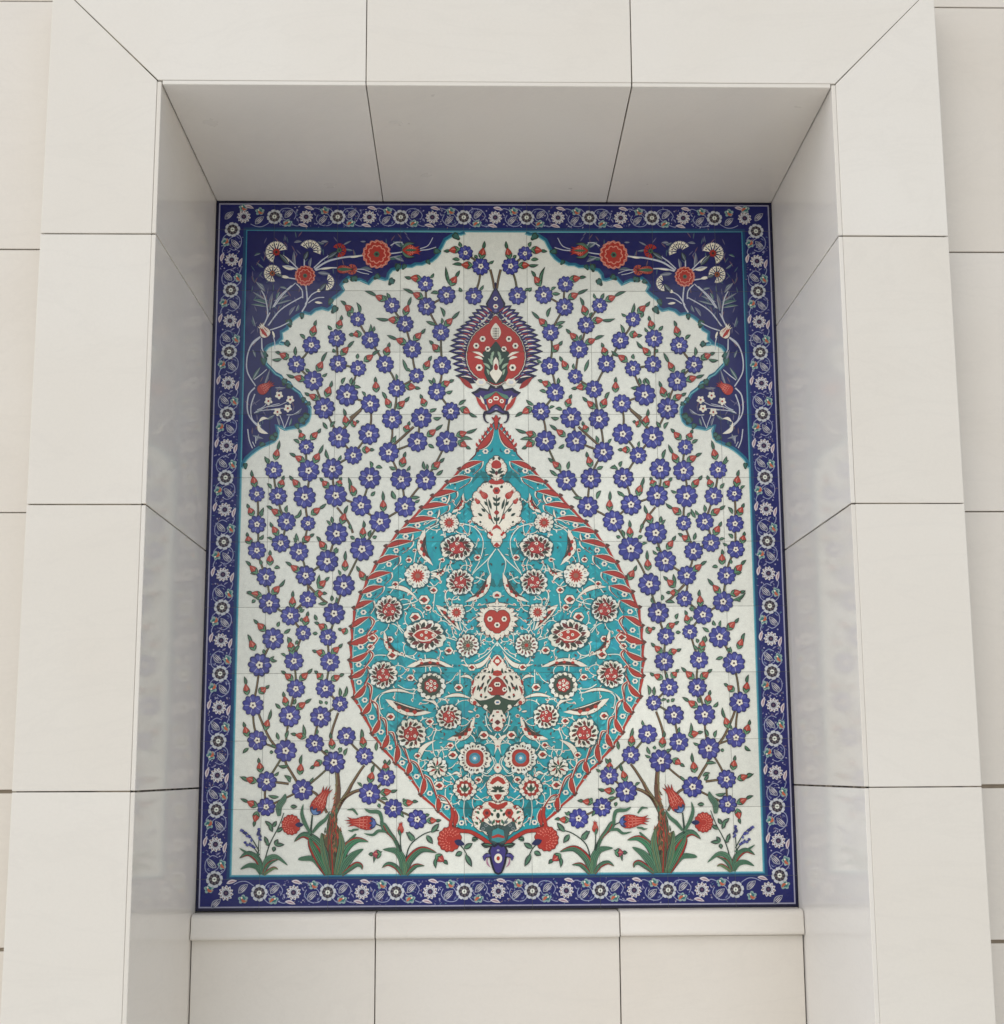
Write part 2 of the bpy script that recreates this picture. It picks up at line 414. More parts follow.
def b_ring(q):
    for k in range(8):
        a = PI / 4 * k + .2; h = .36
        q.p([(17 * math.cos(a - h), 17 * math.sin(a - h)), (22 * math.cos(a - h), 22 * math.sin(a - h)), (24.5 * math.cos(a - h * .5), 24.5 * math.sin(a - h * .5)), (24.5 * math.cos(a + h * .5), 24.5 * math.sin(a + h * .5)), (22 * math.cos(a + h), 22 * math.sin(a + h)), (17 * math.cos(a + h), 17 * math.sin(a + h))], rgb(180, 184, 190), 7)
    q.p(blob(0, 0, 20, 20, 40, 0, 8, .06), rgb(150, 152, 160), 6); q.p(blob(0, 0, 17, 17, 32, 0, 8, .10), rgb(48, 44, 62), 8)
    for k in range(8):
        a = PI / 4 * k + .2; q.p(leafp(math.cos(a) * 6, math.sin(a) * 6, math.cos(a) * 16, math.sin(a) * 16, 5), rgb(104, 96, 100), 9)
    q.p(blob(0, 0, 7, 7, 14), WHITE, 10); q.p(blob(0, 0, 2.2, 2.2, 8), OUT, 11)
def b_wreath(q):
    for k in range(11):
        a = 2 * PI / 11 * k
        q.p(leafp(11.5 * math.cos(a), 11.5 * math.sin(a), 22.5 * math.cos(a + .42), 22.5 * math.sin(a + .42), 9.5, .15), rgb(192, 192, 196), 6)
        q.p(leafp(14 * math.cos(a + .1), 14 * math.sin(a + .1), 19.5 * math.cos(a + .36), 19.5 * math.sin(a + .36), 3, .1), rgb(120, 84, 84), 7)
    q.p(blob(0, 0, 10.5, 10.5, 16), PALE, 6); q.p(blob(0, 0, 8.4, 8.4, 16), rgb(52, 40, 78), 7); q.p(blob(0, 0, 3, 3, 8), rgb(100, 70, 90), 8)
def b_sliver(q, x, y, r):
    c, s = math.cos(r), math.sin(r)
    q.p(leafp(x - 16 * c, y - 16 * s, x + 16 * c, y + 16 * s, 11, .06), rgb(196, 188, 194), 6)
    q.p(leafp(x - 11 * c, y - 11 * s, x + 12 * c, y + 12 * s, 4, .06), rgb(170, 140, 146), 7)
def b_flower(q, x, y, sg):
    q.p(blob(x, y, 15.5, 13.5, 20, .3, 5, .35), rgb(150, 178, 176), 5)
    q.p(blob(x + 1 * sg, y + 1, 9.5, 8.5, 16, .3, 5, .3), rgb(52, 120, 122), 6)
    q.p(leafp(x - 10 * sg, y - 7, x + 5 * sg, y + 3, 8, .2), rgb(196, 104, 78), 7)
    q.p(blob(x + 4 * sg, y + 4, 3, 3, 8), CREAM, 8)
    q.p(leafp(x - 8 * sg, y - 1, x - 13 * sg, y - 6, 4), rgb(170, 150, 140), 6)
def b_leaf(q, x, y, sg):
    r = 0.75 * sg if sg > 0 else .75
    c, s = math.cos(.75), math.sin(.75)
    q.p(leafp(x - 19 * sg * c, y - 19 * sg * s, x + 19 * sg * c, y + 19 * sg * s, 19, .05), rgb(160, 164, 178), 5)
    q.p(leafp(x - 16 * sg * c, y - 16 * sg * s, x + 16 * sg * c, y + 16 * sg * s, 14, .05), rgb(70, 72, 112), 6)
    for k in (-1, 0, 1):
        ox, oy = -s * k * 4.2, c * k * 4.2
        q.p(leafp(x - 12 * sg * c + ox, y - 12 * sg * s + oy, x + 12 * sg * c + ox, y + 12 * sg * s + oy, 2.2), rgb(190, 188, 190), 7)
def b_vine(q, pts, w=2.3):
    A, B = strokep(cr(pts, 5), w, w)
    for i in range(len(A) - 1): q.p([A[i], A[i + 1], B[i + 1], B[i]], rgb(158, 164, 198), 4)
def b_unit(q):          # the 200 mm repeat from ring to ring
    for sg in (1, -1):
        o = 0 if sg > 0 else 200
        f = lambda x: o + sg * x
        b_leaf(q, f(46), 10 * sg, -sg if False else 1)
        b_flower(q, f(42), -21 * sg, sg)
        b_sliver(q, f(109), 29 * sg, -.25)
        b_vine(q, [(f(12), 12 * sg), (f(24), 26 * sg), (f(42), 29 * sg), (f(58), 24 * sg)])
        b_vine(q, [(f(12), -14 * sg), (f(26), -28 * sg), (f(40), -30 * sg)])
        b_vine(q, [(f(62), -8 * sg), (f(68), 6 * sg), (f(62), 18 * sg), (f(52), 26 * sg)], 2.2)
        b_vine(q, [(f(54), -24 * sg), (f(72), -30 * sg), (f(86), -22 * sg)])
        b_vine(q, [(f(24), 2 * sg), (f(30), -8 * sg), (f(38), -12 * sg)], 2)
        q.p(leafp(f(68), -4 * sg, f(76), -16 * sg, 4, .1), rgb(150, 150, 186), 5)
        q.p(leafp(f(24), 14 * sg, f(32), 24 * sg, 4, .1), rgb(110, 120, 166), 5)
        q.p(blob(f(72), 22 * sg, 2.4, 2.4, 8), rgb(170, 170, 196), 5)
    for _ in range(95):
        x, y = random.uniform(18, 182), random.uniform(-33, 33)
        if abs(x - 100) < 22 and abs(y) < 24: continue
        a = random.uniform(0, 6.28); r = random.uniform(4, 9)
        q.p(leafp(x, y, x + r * math.cos(a), y + r * math.sin(a), 2.3, .3), random.choice([rgb(150, 152, 190), rgb(124, 122, 166), rgb(96, 130, 160), rgb(176, 176, 196), rgb(96, 92, 140), rgb(110, 110, 150), rgb(74, 80, 120), rgb(60, 62, 120), rgb(140, 120, 130)]), 4)
    qq = Loc(q.a, q.x + .1 * q.u[0], q.z + .1 * q.u[1], *q.u, *q.w); b_wreath(qq)
def side(x, z, ux, uz, vx, vz, n):
    for k in range(n):
        q = Loc(bd, x + .2 * k * ux, z + .2 * k * uz, ux, uz, vx, vz); b_ring(q)
        if k < n - 1: b_unit(q)
ZR = ZT - .053; ZL = ZB + .051; XL = W2 - .053
side(-.7, ZR, 1, 0, 0, 1, 8)
side(-.7, ZL, 1, 0, 0, 1, 8)
n = 11
side(-XL, ZS + .2 - 2.0, 0, 1, -1, 0, n)
side(XL, ZS + .2 - 2.0, 0, 1, -1, 0, n)
for sx_ in (-1, 1):
    for zz_, sz in ((ZR, 1), (ZL, -1)):
        q = Loc(bd, sx_ * .797, zz_, 1, 0, 0, 1); b_wreath(q)
        b_flower(q, -sx_ * -14 + (-4), 29 * sz, 1) if False else None
        b_flower(q, sx_ * 2 if sz > 0 else sx_ * 50, 30 * sz if sz > 0 else 12, sx_)
        b_leaf(q, sx_ * 46 if sz > 0 else sx_ * 28, 4 if sz > 0 else -30, 1)
        b_sliver(q, -sx_ * 16, 31 if sz < 0 else 32, -.25 * sx_ if sz < 0 else -.3)
        b_leaf(q, -sx_ * 50, -12 * sz, 1); b_flower(q, -sx_ * 50, 18 * sz, -1)
        b_vine(q, [(-sx_ * 22, -24 * sz), (-sx_ * 40, -32 * sz), (-sx_ * 60, -32 * sz), (-sx_ * 80, -20 * sz)])
bd.build('border', panel, label='cobalt blue border of rosettes and scrolling leaves')

# ------------------------------------------------ spandrels
def inside(x, z, P):
    r = False; n = len(P)
    for i in range(n):
        (x1, z1), (x2, z2) = P[i], P[i - 1]
        if (z1 > z) != (z2 > z) and x < (x2 - x1) * (z - z1) / (z2 - z1) + x1: r = not r
    return r
def carnation(a, x, y, r, ang, sweep, base, L=8, core=None, n=7):
    """fan of toothed white petals opening towards ang"""
    for k in range(n):
        b = ang - sweep / 2 + sweep * (k + .5) / n; h = sweep / n * .46
        pts = [(x + r * .28 * math.cos(b), y + r * .28 * math.sin(b))]
        for j in range(7):
            c = b - h + 2 * h * j / 6; rr = r * (1 if j % 2 == 0 else .90)
            pts.append((x + rr * math.cos(c), y + rr * math.sin(c)))
        a.p(pts, base, L)
        a.p(leafp(x + r * .62 * math.cos(b), y + r * .62 * math.sin(b), x + r * .8 * math.cos(b), y + r * .8 * math.sin(b), r * .12), OUT, L + 1)
    if core:
        a.p(blob(x, y, r * .36, r * .36, 14, 0, 7, .25), core, L + 2); a.p(blob(x, y, r * .12, r * .12, 8), OUT, L + 3)
def redrose(a, x, y, r, L=8):
    a.p(blob(x, y, r, r, 64, 0, 16, .12), PINK, L); a.p(blob(x, y, r * .9, r * .9, 64, 0, 16, .12), RED, L + 1)
    for rr, n, ph in ((.74, 13, 0), (.46, 9, .2)):
        for k in range(n):
            b = 2 * PI * k / n + ph; c0 = (x + r * rr * math.cos(b), y + r * rr * math.sin(b))
            w = r * 2 * PI * rr / n * .5
            arc = [(c0[0] + w * math.cos(b + t), c0[1] + w * math.sin(b + t)) for t in (-1.5, -.75, 0, .75, 1.5)]
            stroke(a, arc, r * .07, r * .07, rgb(220, 150, 130), L + 2, False)
    a.p(blob(x, y, r * .22, r * .22, 12, 0, 6, .2), GRN, L + 3); a.p(blob(x, y, r * .1, r * .1, 8), OUT, L + 4)
def bud(a, x0, y0, x1, y1, L=8, s=1.0, red=None):
    """red bud in a green calyx with a leaf tip; base (x0, y0) -> tip (x1, y1)"""
    dx, dy = x1 - x0, y1 - y0; Ln = math.hypot(dx, dy) or 1; ux, uy = dx / Ln, dy / Ln; nx, ny = -uy, ux
    Ln += .01; x0 -= ux * .8; y0 -= uy * .8; bl = min(Ln * .72, 11 * s); w = random.uniform(7.0, 8.0) * s
    bd_ = random.uniform(-.1, .1)
    mx, my = x0 + ux * bl * .78, y0 + uy * bl * .78
    a.p(leafp(mx, my, x1, y1, 3.6 * s, bd_, 6), OUT, L); a.p(leafp(mx + ux, my + uy, x1 - ux * .8, y1 - uy * .8, 2.3 * s, bd_, 6), GRN, L + 1)
    a.p(leafp(x0 - ux, y0 - uy, x0 + ux * bl, y0 + uy * bl, w, 0, 7, .42), rgb(84, 48, 44), L + 1)
    a.p(leafp(x0, y0, x0 + ux * bl * .96, y0 + uy * bl * .96, w * .84, 0, 7, .44), red or rgb(176, 66, 54), L + 2)
    for q in (-1, 1):
        bx, by = x0 - ux * 1.0, y0 - uy * 1.0
        a.p(leafp(bx, by, x0 + ux * bl * .42 + nx * q * w * .52, y0 + uy * bl * .42 + ny * q * w * .52, 2.8 * s, -q * .12, 5), DKG, L + 3)
        a.p(leafp(bx, by, x0 + ux * bl * .34 + nx * q * w * .42, y0 + uy * bl * .34 + ny * q * w * .42, 1.6 * s, -q * .12, 5), GRN2, L + 4)
    a.p(leafp(x0 + ux * bl * .3, y0 + uy * bl * .3, x0 + ux * bl * .8, y0 + uy * bl * .8, 1.1 * s, .15, 4), rgb(214, 130, 116), L + 3)
def leaf(a, x0, y0, x1, y1, w=3.6, bend=.1, L=8, c=None, c2=None):
    a.p(leafp(x0, y0, x1, y1, w, bend), OUT, L); a.p(leafp(x0, y0, x0 + (x1 - x0) * .93, y0 + (y1 - y0) * .93, w * .68, bend), c or GRN, L + 1)
    a.p(leafp(x0, y0, x0 + (x1 - x0) * .85, y0 + (y1 - y0) * .85, w * .2, bend + .04), c2 or GRN2, L + 2)

edge = (g('B', 720, 268, 690, 278, 655, 275, 622, 296, 596, 312, 578, 348, 564, 372, 562, 392, 536, 424, 508, 446, 476, 452, 446, 466, 410, 466, 382, 480, 345, 478, 300, 492, 262, 500, 242, 525, 236, 556, 215, 562,
          180, 552, 150, 548, 112, 590, 96, 578, 60, 562, 20, 566, -10, 548)
        + g('A', 905, 570, 884, 596, 900, 626, 872, 655, 842, 676, 815, 700, 832, 730, 800, 752, 762, 742, 722, 752, 690, 778, 652, 770, 610, 790, 580, 812, 556, 838, 548, 868, 510, 890, 514, 928, 490, 950, 505, 965)
        + g('C', 540, 24, 500, 16, 455, 26, 425, 40, 408, 62, 398, 96, 412, 118, 410, 145, 440, 176, 470, 208, 505, 226, 520, 248, 560, 268, 580, 300, 622, 330, 640, 362, 668, 392, 690, 425, 690, 465, 678, 505, 655, 530, 612, 545,
            570, 552, 532, 560, 505, 545, 478, 535, 490, 572, 484, 608, 462, 634, 425, 652, 386, 668, 350, 690, 318, 716, 290, 742, 268, 775, 262, 800))
sp = Art()
EM = [at(x, y) for x, y in edge]
xin, ztin = -W2 + BW - .0005, ZT - BW + .0005
EM = [(max(x, xin), min(z, ztin)) for x, z in EM]
sp.m([(xin, ztin)] + EM, NAVY, 2)
# turquoise rim
A_, B_ = strokep(EM, .011, .011)
for i in range(len(EM) - 1): sp.m([A_[i], A_[i + 1], B_[i + 1], B_[i]], TLINE, 3)
o_ = [(x + .0035, z - .004) for x, z in EM]
A_, B_ = strokep(o_, .0035, .0035)
for i in range(len(EM) - 1): sp.m([A_[i], A_[i + 1], B_[i + 1], B_[i]], SKY, 4)
for cx, cy in g('B', 665, 292, 545, 385, 490, 452, 340, 482, 300, 484, 260, 575, 170, 545, 20, 560) + g('A', 975, 555, 915, 572, 845, 750, 820, 700, 640, 790, 550, 960, 560, 835) + g('C', 545, 25, 400, 130, 405, 90, 560, 290, 530, 262, 650, 375, 680, 400, 640, 505, 665, 480, 610, 540, 455, 615, 475, 595, 390, 655, 285, 790):
    s = random.uniform(.8, 1.25)
    sp.p(blob(cx, cy, 4.2 * s, 3.0 * s, 14, random.uniform(0, 3), 3, .35), DKG, 5); sp.p(blob(cx + .3, cy, 2.9 * s, 1.9 * s, 12, random.uniform(0, 3), 3, .3), rgb(54, 104, 96), 6)
V = rgb(176, 180, 190); VD = rgb(96, 98, 118)
for k, w, *pts in (('A', 1.5, 640, 765, 672, 700, 665, 600), ('A', 1.2, 645, 680, 640, 630, 605, 590), ('A', 1.1, 465, 735, 520, 660, 600, 585), ('A', 1.0, 455, 740, 500, 670, 575, 600), ('A', 1.3, 430, 850, 510, 750, 640, 672),
                   ('A', 1.2, 400, 850, 425, 780, 410, 680, 385, 630), ('A', 1.2, 400, 850, 440, 770), ('A', 1.2, 660, 720, 700, 660, 745, 635), ('A', 1, 680, 710, 730, 680, 780, 675),
                   ('A', 1.8, 720, 500, 800, 450, 900, 425, 1000, 415, 1100, 400), ('A', 1.2, 715, 490, 770, 440, 830, 400), ('A', 1.4, 725, 505, 790, 490, 860, 490), ('A', 1.2, 655, 480, 655, 410), ('A', 1.2, 620, 500, 560, 440, 520, 410),
                   ('A', 1.4, 610, 500, 560, 480, 520, 480), ('A', 1.2, 600, 560, 540, 550, 500, 540), ('A', 1.2, 440, 880, 500, 860, 560, 830), ('B', 1.2, 255, 400, 300, 395, 350, 385), ('B', 1, 255, 350, 290, 330, 330, 330),
                   ('B', .9, 440, 380, 490, 375, 540, 360), ('B', .8, 440, 370, 490, 350, 520, 300), ('B', .8, 20, 500, 70, 520, 120, 530), ('B', .8, 20, 500, 80, 500, 140, 520),
                   ('A', 1, 380, 925, 330, 970, 310, 1000), ('A', 1.1, 388, 930, 388, 1000), ('A', .9, 460, 920, 470, 960, 470, 1000),
                   ('C', 1.4, 380, -20, 330, 20, 298, 100, 298, 200, 350, 290), ('C', 1.4, 345, 300, 305, 350, 300, 450, 340, 520, 420, 585), ('C', 1.2, 345, 340, 320, 420, 330, 500, 380, 540),
                   ('C', 1.1, 300, 560, 310, 630, 330, 680), ('C', 1.1, 388, 0, 392, 60, 405, 80), ('C', 1, 340, 250, 380, 220, 420, 185), ('C', .8, 340, 460, 420, 420, 500, 400), ('C', .8, 350, 450, 420, 440, 490, 440),
                   ('C', .8, 360, 440, 400, 420, 425, 390), ('C', .8, 420, 420, 500, 410, 560, 380), ('C', .8, 430, 440, 500, 430, 550, 430), ('C', .8, 500, 470, 520, 520, 530, 555), ('C', .8, 560, 480, 545, 520, 530, 555),
                   ('C', .8, 545, 470, 580, 470, 620, 450), ('C', .8, 350, 610, 350, 650), ('C', .8, 330, 640, 345, 670)):
    stroke(sp, g(k, *pts), w, w * .8, V, 6)
# pale tapering petals/iris leaves
for k, x0, y0, x1, y1, w, b, c in (('A', 600, 495, 515, 478, 2.6, -.1, CREAM), ('A', 560, 455, 525, 415, 3, 0, CREAM), ('A', 560, 552, 505, 542, 3, 0, CREAM), ('A', 735, 640, 760, 625, 3.2, 0, CREAM), ('C', 430, 590, 365, 510, 4, -.25, CREAM), ('C', 370, 515, 430, 495, 3, -.2, CREAM),
                                   ('A', 720, 705, 770, 712, 2.4, 0, CREAM), ('A', 455, 885, 470, 930, 2, 0, CREAM), ('B', 0, 425, 70, 415, 2, 0, CREAM), ('A', 755, 500, 845, 488, 1.6, 0, CREAM)):
    (x0, y0), (x1, y1) = g(k, x0, y0, x1, y1)
    sp.p(leafp(x0, y0, x1, y1, w, b), c, 8)
# muted leaves on the blue
random.seed(3)
for k, x0, y0, x1, y1, w in (('A', 600, 480, 590, 385, 3.2), ('A', 690, 490, 700, 425, 3), ('A', 740, 520, 820, 530, 4), ('A', 780, 340, 740, 325, 2), ('A', 380, 400, 340, 415, 2), ('A', 400, 490, 355, 455, 2), ('A', 590, 330, 640, 325, 2.6), ('A', 760, 325, 805, 325, 3),
                             ('A', 900, 345, 950, 320, 2), ('A', 910, 370, 960, 380, 2), ('A', 410, 640, 350, 575, 4), ('A', 400, 610, 370, 585, 3), ('A', 545, 620, 500, 610, 2.4), ('A', 440, 760, 460, 640, 2.6), ('A', 620, 720, 600, 765, 2.6), ('A', 500, 640, 480, 690, 2.4), ('A', 430, 700, 330, 640, 2.6),
                             ('A', 430, 720, 330, 690, 2.6), ('A', 420, 735, 320, 720, 2.4), ('A', 460, 700, 560, 660, 2.4), ('A', 470, 720, 580, 690, 2.4), ('B', 320, 360, 270, 325, 4), ('B', 350, 360, 320, 330, 4), ('B', 270, 420, 340, 450, 4.5), ('B', 100, 325, 65, 325, 2), ('B', 230, 430, 330, 410, 3),
                             ('C', 330, 250, 380, 170, 3.4), ('C', 400, 300, 440, 180, 2.4), ('C', 400, 120, 380, 60, 3), ('C', 350, 460, 400, 430, 3.4), ('C', 420, 500, 470, 470, 3), ('C', 500, 540, 480, 480, 2.4), ('C', 350, 110, 330, 60, 2.4), ('C', 560, 540, 575, 490, 2.4), ('C', 590, 470, 640, 430, 2.6),
                             ('C', 330, 600, 400, 620, 2.6), ('C', 350, 640, 370, 590, 2.6), ('C', 470, 300, 540, 300, 2.6), ('A', 350, 860, 330, 790, 2), ('A', 560, 790, 600, 730, 2.6), ('B', 140, 500, 60, 495, 2)):
    (x0, y0), (x1, y1) = g(k, x0, y0, x1, y1)
    sp.p(leafp(x0, y0, x1, y1, w, random.uniform(-.12, .12)), random.choice([rgb(84, 104, 116), rgb(66, 106, 100), rgb(104, 110, 130)]), 5)
    sp.p(leafp(x0, y0, x1, y1, w * .3, 0), rgb(156, 162, 172), 6)
for i in range(190):      # faint brushwork hatching of ferny sprigs
    bx, by = random.choice([(268, 305), (255, 290), (252, 360), (270, 380), (256, 415), (280, 310), (248, 440), (330, 255), (345, 262), (290, 250), (400, 250), (290, 400), (262, 340), (300, 300), (275, 250), (258, 270)])
    x0, y0 = bx + random.uniform(-14, 14), by + random.uniform(-14, 14)
    if x0 < 252 - (y0 - 235) * .022: continue
    an = random.uniform(-2.4, -.5)
    if not (lambda P: P[0] > xin + .012 and P[1] < ztin - .012)(at(x0, y0)) or any(math.hypot(x0 - ex, y0 - ey) < 11 for ex, ey in edge): continue
    if inside(*at(x0, y0), [(xin, ztin)] + EM) is False: continue
    sp.p(leafp(x0, y0, x0 + 7 * math.cos(an), y0 + 7 * math.sin(an), 1.1), random.choice([rgb(98, 96, 130), rgb(74, 100, 116), rgb(110, 84, 100)]), 5)
cn = lambda k, x, y, r: (*g(k, x, y)[0], r / CR[k][2])
carnation(sp, *cn('A', 480, 392, 70), 3.95, 4.2, CREAM, 8, RED2, 8)
carnation(sp, *cn('A', 455, 525, 55), 3.9, 5.3, CREAM, 8, rgb(150, 80, 50), 9)
carnation(sp, *cn('A', 690, 385, 72), 5.15, 2.9, CREAM, 8, None, 7)
carnation(sp, *cn('A', 790, 580, 54), .15, 2.9, CREAM, 8, None, 5)
for k, x0, y0, x1, y1, w in (('A', 560, 470, 492, 396, 4.5), ('A', 655, 440, 680, 385, 5), ('A', 520, 545, 470, 528, 3.5), ('A', 750, 635, 795, 585, 4.5), ('A', 800, 430, 870, 385, 5)):
    (x0, y0), (x1, y1) = g(k, x0, y0, x1, y1); leaf(sp, x0, y0, x1, y1, w, 0, 10, rgb(74, 92, 100), rgb(130, 140, 150))
redrose(sp, *cn('A', 660, 540, 66)); redrose(sp, *cn('B', 168, 405, 92))
x, y, r = cn('A', 875, 380, 45); carnation(sp, x, y, r, -.4, 4.6, RED, 8, GRN, 6); 
x, y, r = cn('B', 12, 500, 34); carnation(sp, x, y, r, .3, 5, rgb(190, 90, 70), 8, MAR, 6)
def tulip(a, x0, y0, x1, y1, w, L=9, c=RED, cc=None, base=None):
    dx, dy = x1 - x0, y1 - y0; Ln = math.hypot(dx, dy); ux, uy = dx / Ln, dy / Ln; nx, ny = -uy, ux
    T_ = lambda s, t: (x0 + ux * s * Ln + nx * t * w, y0 + uy * s * Ln + ny * t * w)
    o = [T_(*p) for p in ((0, 0), (.04, .28), (.16, .46), (.32, .5), (.5, .42), (.66, .28), (.8, .26), (.98, .36), (.86, .16), (1.06, .10), (.84, .02), (1.0, -.10), (.80, -.12), (.94, -.32), (.72, -.24), (.5, -.42), (.32, -.5), (.16, -.46), (.04, -.28))]
    a.p(o, rgb(110, 40, 38), L)
    o2 = [(x0 + (px - x0) * .94 + ux * .3, y0 + (py - y0) * .94 + uy * .3) for px, py in o]; a.p(o2, c, L + 1)
    for t in (-.26, 0, .26):
        p0, p1 = T_(.25, t), T_(.78, t * .45); a.p(leafp(*p0, *p1, w * .07), cc or rgb(216, 120, 104), L + 2)
    for s in (.3, .42, .54):
        for t in (-.36, -.13, .13, .36): p0 = T_(s, t * (1.2 - s * .7)); a.p(blob(*p0, w * .035, w * .035, 6), rgb(224, 150, 130), L + 3)
    if base:
        a.p([T_(*p) for p in ((-.02, 0), (.04, .26), (.13, .40), (.22, .34), (.15, .14), (.24, 0), (.15, -.14), (.22, -.34), (.13, -.40), (.04, -.26))], rgb(44, 54, 96), L + 3)
        a.p([T_(*p) for p in ((.0, 0), (.05, .2), (.12, .28), (.11, .1), (.17, 0), (.11, -.1), (.12, -.28), (.05, -.2))], base, L + 4)
(x0, y0), (x1, y1) = g('A', 860, 500, 985, 500); tulip(sp, x0, y0, x1, y1, 8.5, 8, rgb(160, 62, 56)); sp.p(leafp(x0, y0, x1 - 5, y1, 3.4), GRN, 11)
(x0, y0), (x1, y1) = g('B', 330, 380, 445, 380); tulip(sp, x0, y0, x1, y1, 13, 8, RED)
for t, e in ((-5, 4), (5, -4)):
    leaf(sp, x0 - 1, y0, x0 + 13, y0 + t * 1.4, 3.6, .2 if t > 0 else -.2, 11, rgb(86, 112, 100))
sp.p(leafp(x0 + 2, y0, x0 + 15, y0, 2.6), GRN, 12)
(x0, y0), (x1, y1) = g('A', 425, 925, 375, 840); tulip(sp, x0, y0, x1, y1, 11, 8, CREAM, rgb(176, 70, 56)); sp.p(leafp(x0, y0, x1, y1 + 4, 3), RED, 12)
(x0, y0), (x1, y1) = g('C', 365, 330, 460, 265); tulip(sp, x0, y0, x1, y1, 11, 8, RED)
for cx, cy in g('C', 497, 348, 567, 375, 430, 385, 552, 430, 487, 453):
    sp.p(blob(cx, cy, 4.2, 4.2, 25, .3, 5, .42), CREAM, 9); sp.p(blob(cx, cy, 1.1, 1.1, 8), RED2, 10)
lab = 'navy corner with carnations, red roses and a tulip on a scalloped turquoise edge'
sp.build('corner_spandrel', panel, False, lab); sp.build('corner_spandrel', panel, True, lab)

# ------------------------------------------------ flowering trees
FL = dict(A='700,975,60 857,932,58 990,812,50', B='727,397,48 820,480,58 476,592,52 608,660,60 480,735,60 775,665,58 262,725,52 347,845,58 570,897,57 47,812,50 130,945,58 393,1000,60',
          C='607,152,60 867,150,58 993,178,55 712,258,66 920,343,72 778,427,70 874,614,72 669,675,52 462,818,58 680,822,70 828,808,70 965,727,58 355,967,52 487,982,60 660,985,72 850,978,72',
          D='393,65,58 580,162,60 55,178,60 217,152,58 420,227,50 297,307,58 543,328,60 127,403,62 635,447,60 267,497,68 450,490,68 121,593,68 420,638,68 608,637,70 246,707,66 25,727,60 122,866,70 323,872,70 478,880,68',
          E='357,218,58 545,202,60 681,210,50 859,275,72 508,335,60 355,380,60 622,387,62 801,450,72 413,545,62 665,540,64 902,597,72 438,710,70 565,789,65 678,690,55 845,773,72 461,933,72 650,895,52 803,925,57',
          F='72,97,68 348,107,70 188,197,70 75,373,80', G='435,222,74 656,197,63 879,203,63 667,370,62 849,370,62 397,470,70 623,540,72 819,545,68 944,467,52 426,690,64 600,755,72 786,712,62 982,665,62 905,828,74 485,950,64 705,1000,70',
          H='90,790,60 226,922,60', I='480,262,62', J='121,177,72 272,270,64 420,340,64')
BU = dict(A='705,910,732,815 955,765,880,695 870,865,890,785 1000,900,940,918',
          B='680,375,585,385 825,425,845,320 760,475,640,468 635,595,690,505 440,560,340,545 450,675,330,620 215,690,90,635 345,780,385,670 300,820,160,805 600,850,690,760 65,905,-10,910 345,960,230,912 405,940,475,870 555,1010,495,945',
          C='550,110,470,75 740,190,800,75 650,250,540,215 890,90,970,5 795,350,830,255 735,370,655,330 920,535,900,430 645,620,620,560 700,620,760,555 650,760,560,710 720,765,775,655 475,745,500,630 345,915,325,815 620,920,560,850 505,920,530,850 800,920,750,865 870,910,890,860 970,970,930,860',
          D='95,130,190,65 225,90,250,15 470,180,515,100 355,290,445,305 165,320,160,230 580,285,655,250 250,420,210,335 300,425,375,355 470,410,440,340 700,430,800,485 350,570,375,510 490,600,585,530 675,600,800,555 685,640,760,685 85,690,155,690 325,790,350,700 520,805,595,740 15,530,60,510',
          E='330,155,295,85 500,155,415,100 705,150,795,85 890,205,930,95 485,280,440,200 310,330,295,265 650,320,720,275 785,370,730,290 440,465,440,375 355,520,285,445 910,500,915,380 620,510,535,450 745,610,815,545 460,650,535,560 380,660,290,640 580,730,585,630 730,650,800,650 660,840,680,760 790,870,715,830 405,880,335,810 340,1000,300,905 575,1000,560,925 920,890,865,870',
          F='210,125,205,5 80,295,85,190 90,560,40,475', G='645,145,620,60 840,150,765,125 895,145,960,85 640,310,570,255 695,310,770,240 825,300,780,255 895,310,970,275 360,400,340,290 440,390,500,345 605,470,585,385 675,490,765,430 475,620,510,495 360,660,335,575 720,670,630,650 820,825,750,870 445,885,430,800 410,950,320,920 690,900,705,780 895,740,880,640',
          H='85,730,75,620 225,880,220,810 125,950,155,840', I='415,255,315,210 420,300,400,390', J='200,175,300,155 340,240,430,230 490,350,575,345')
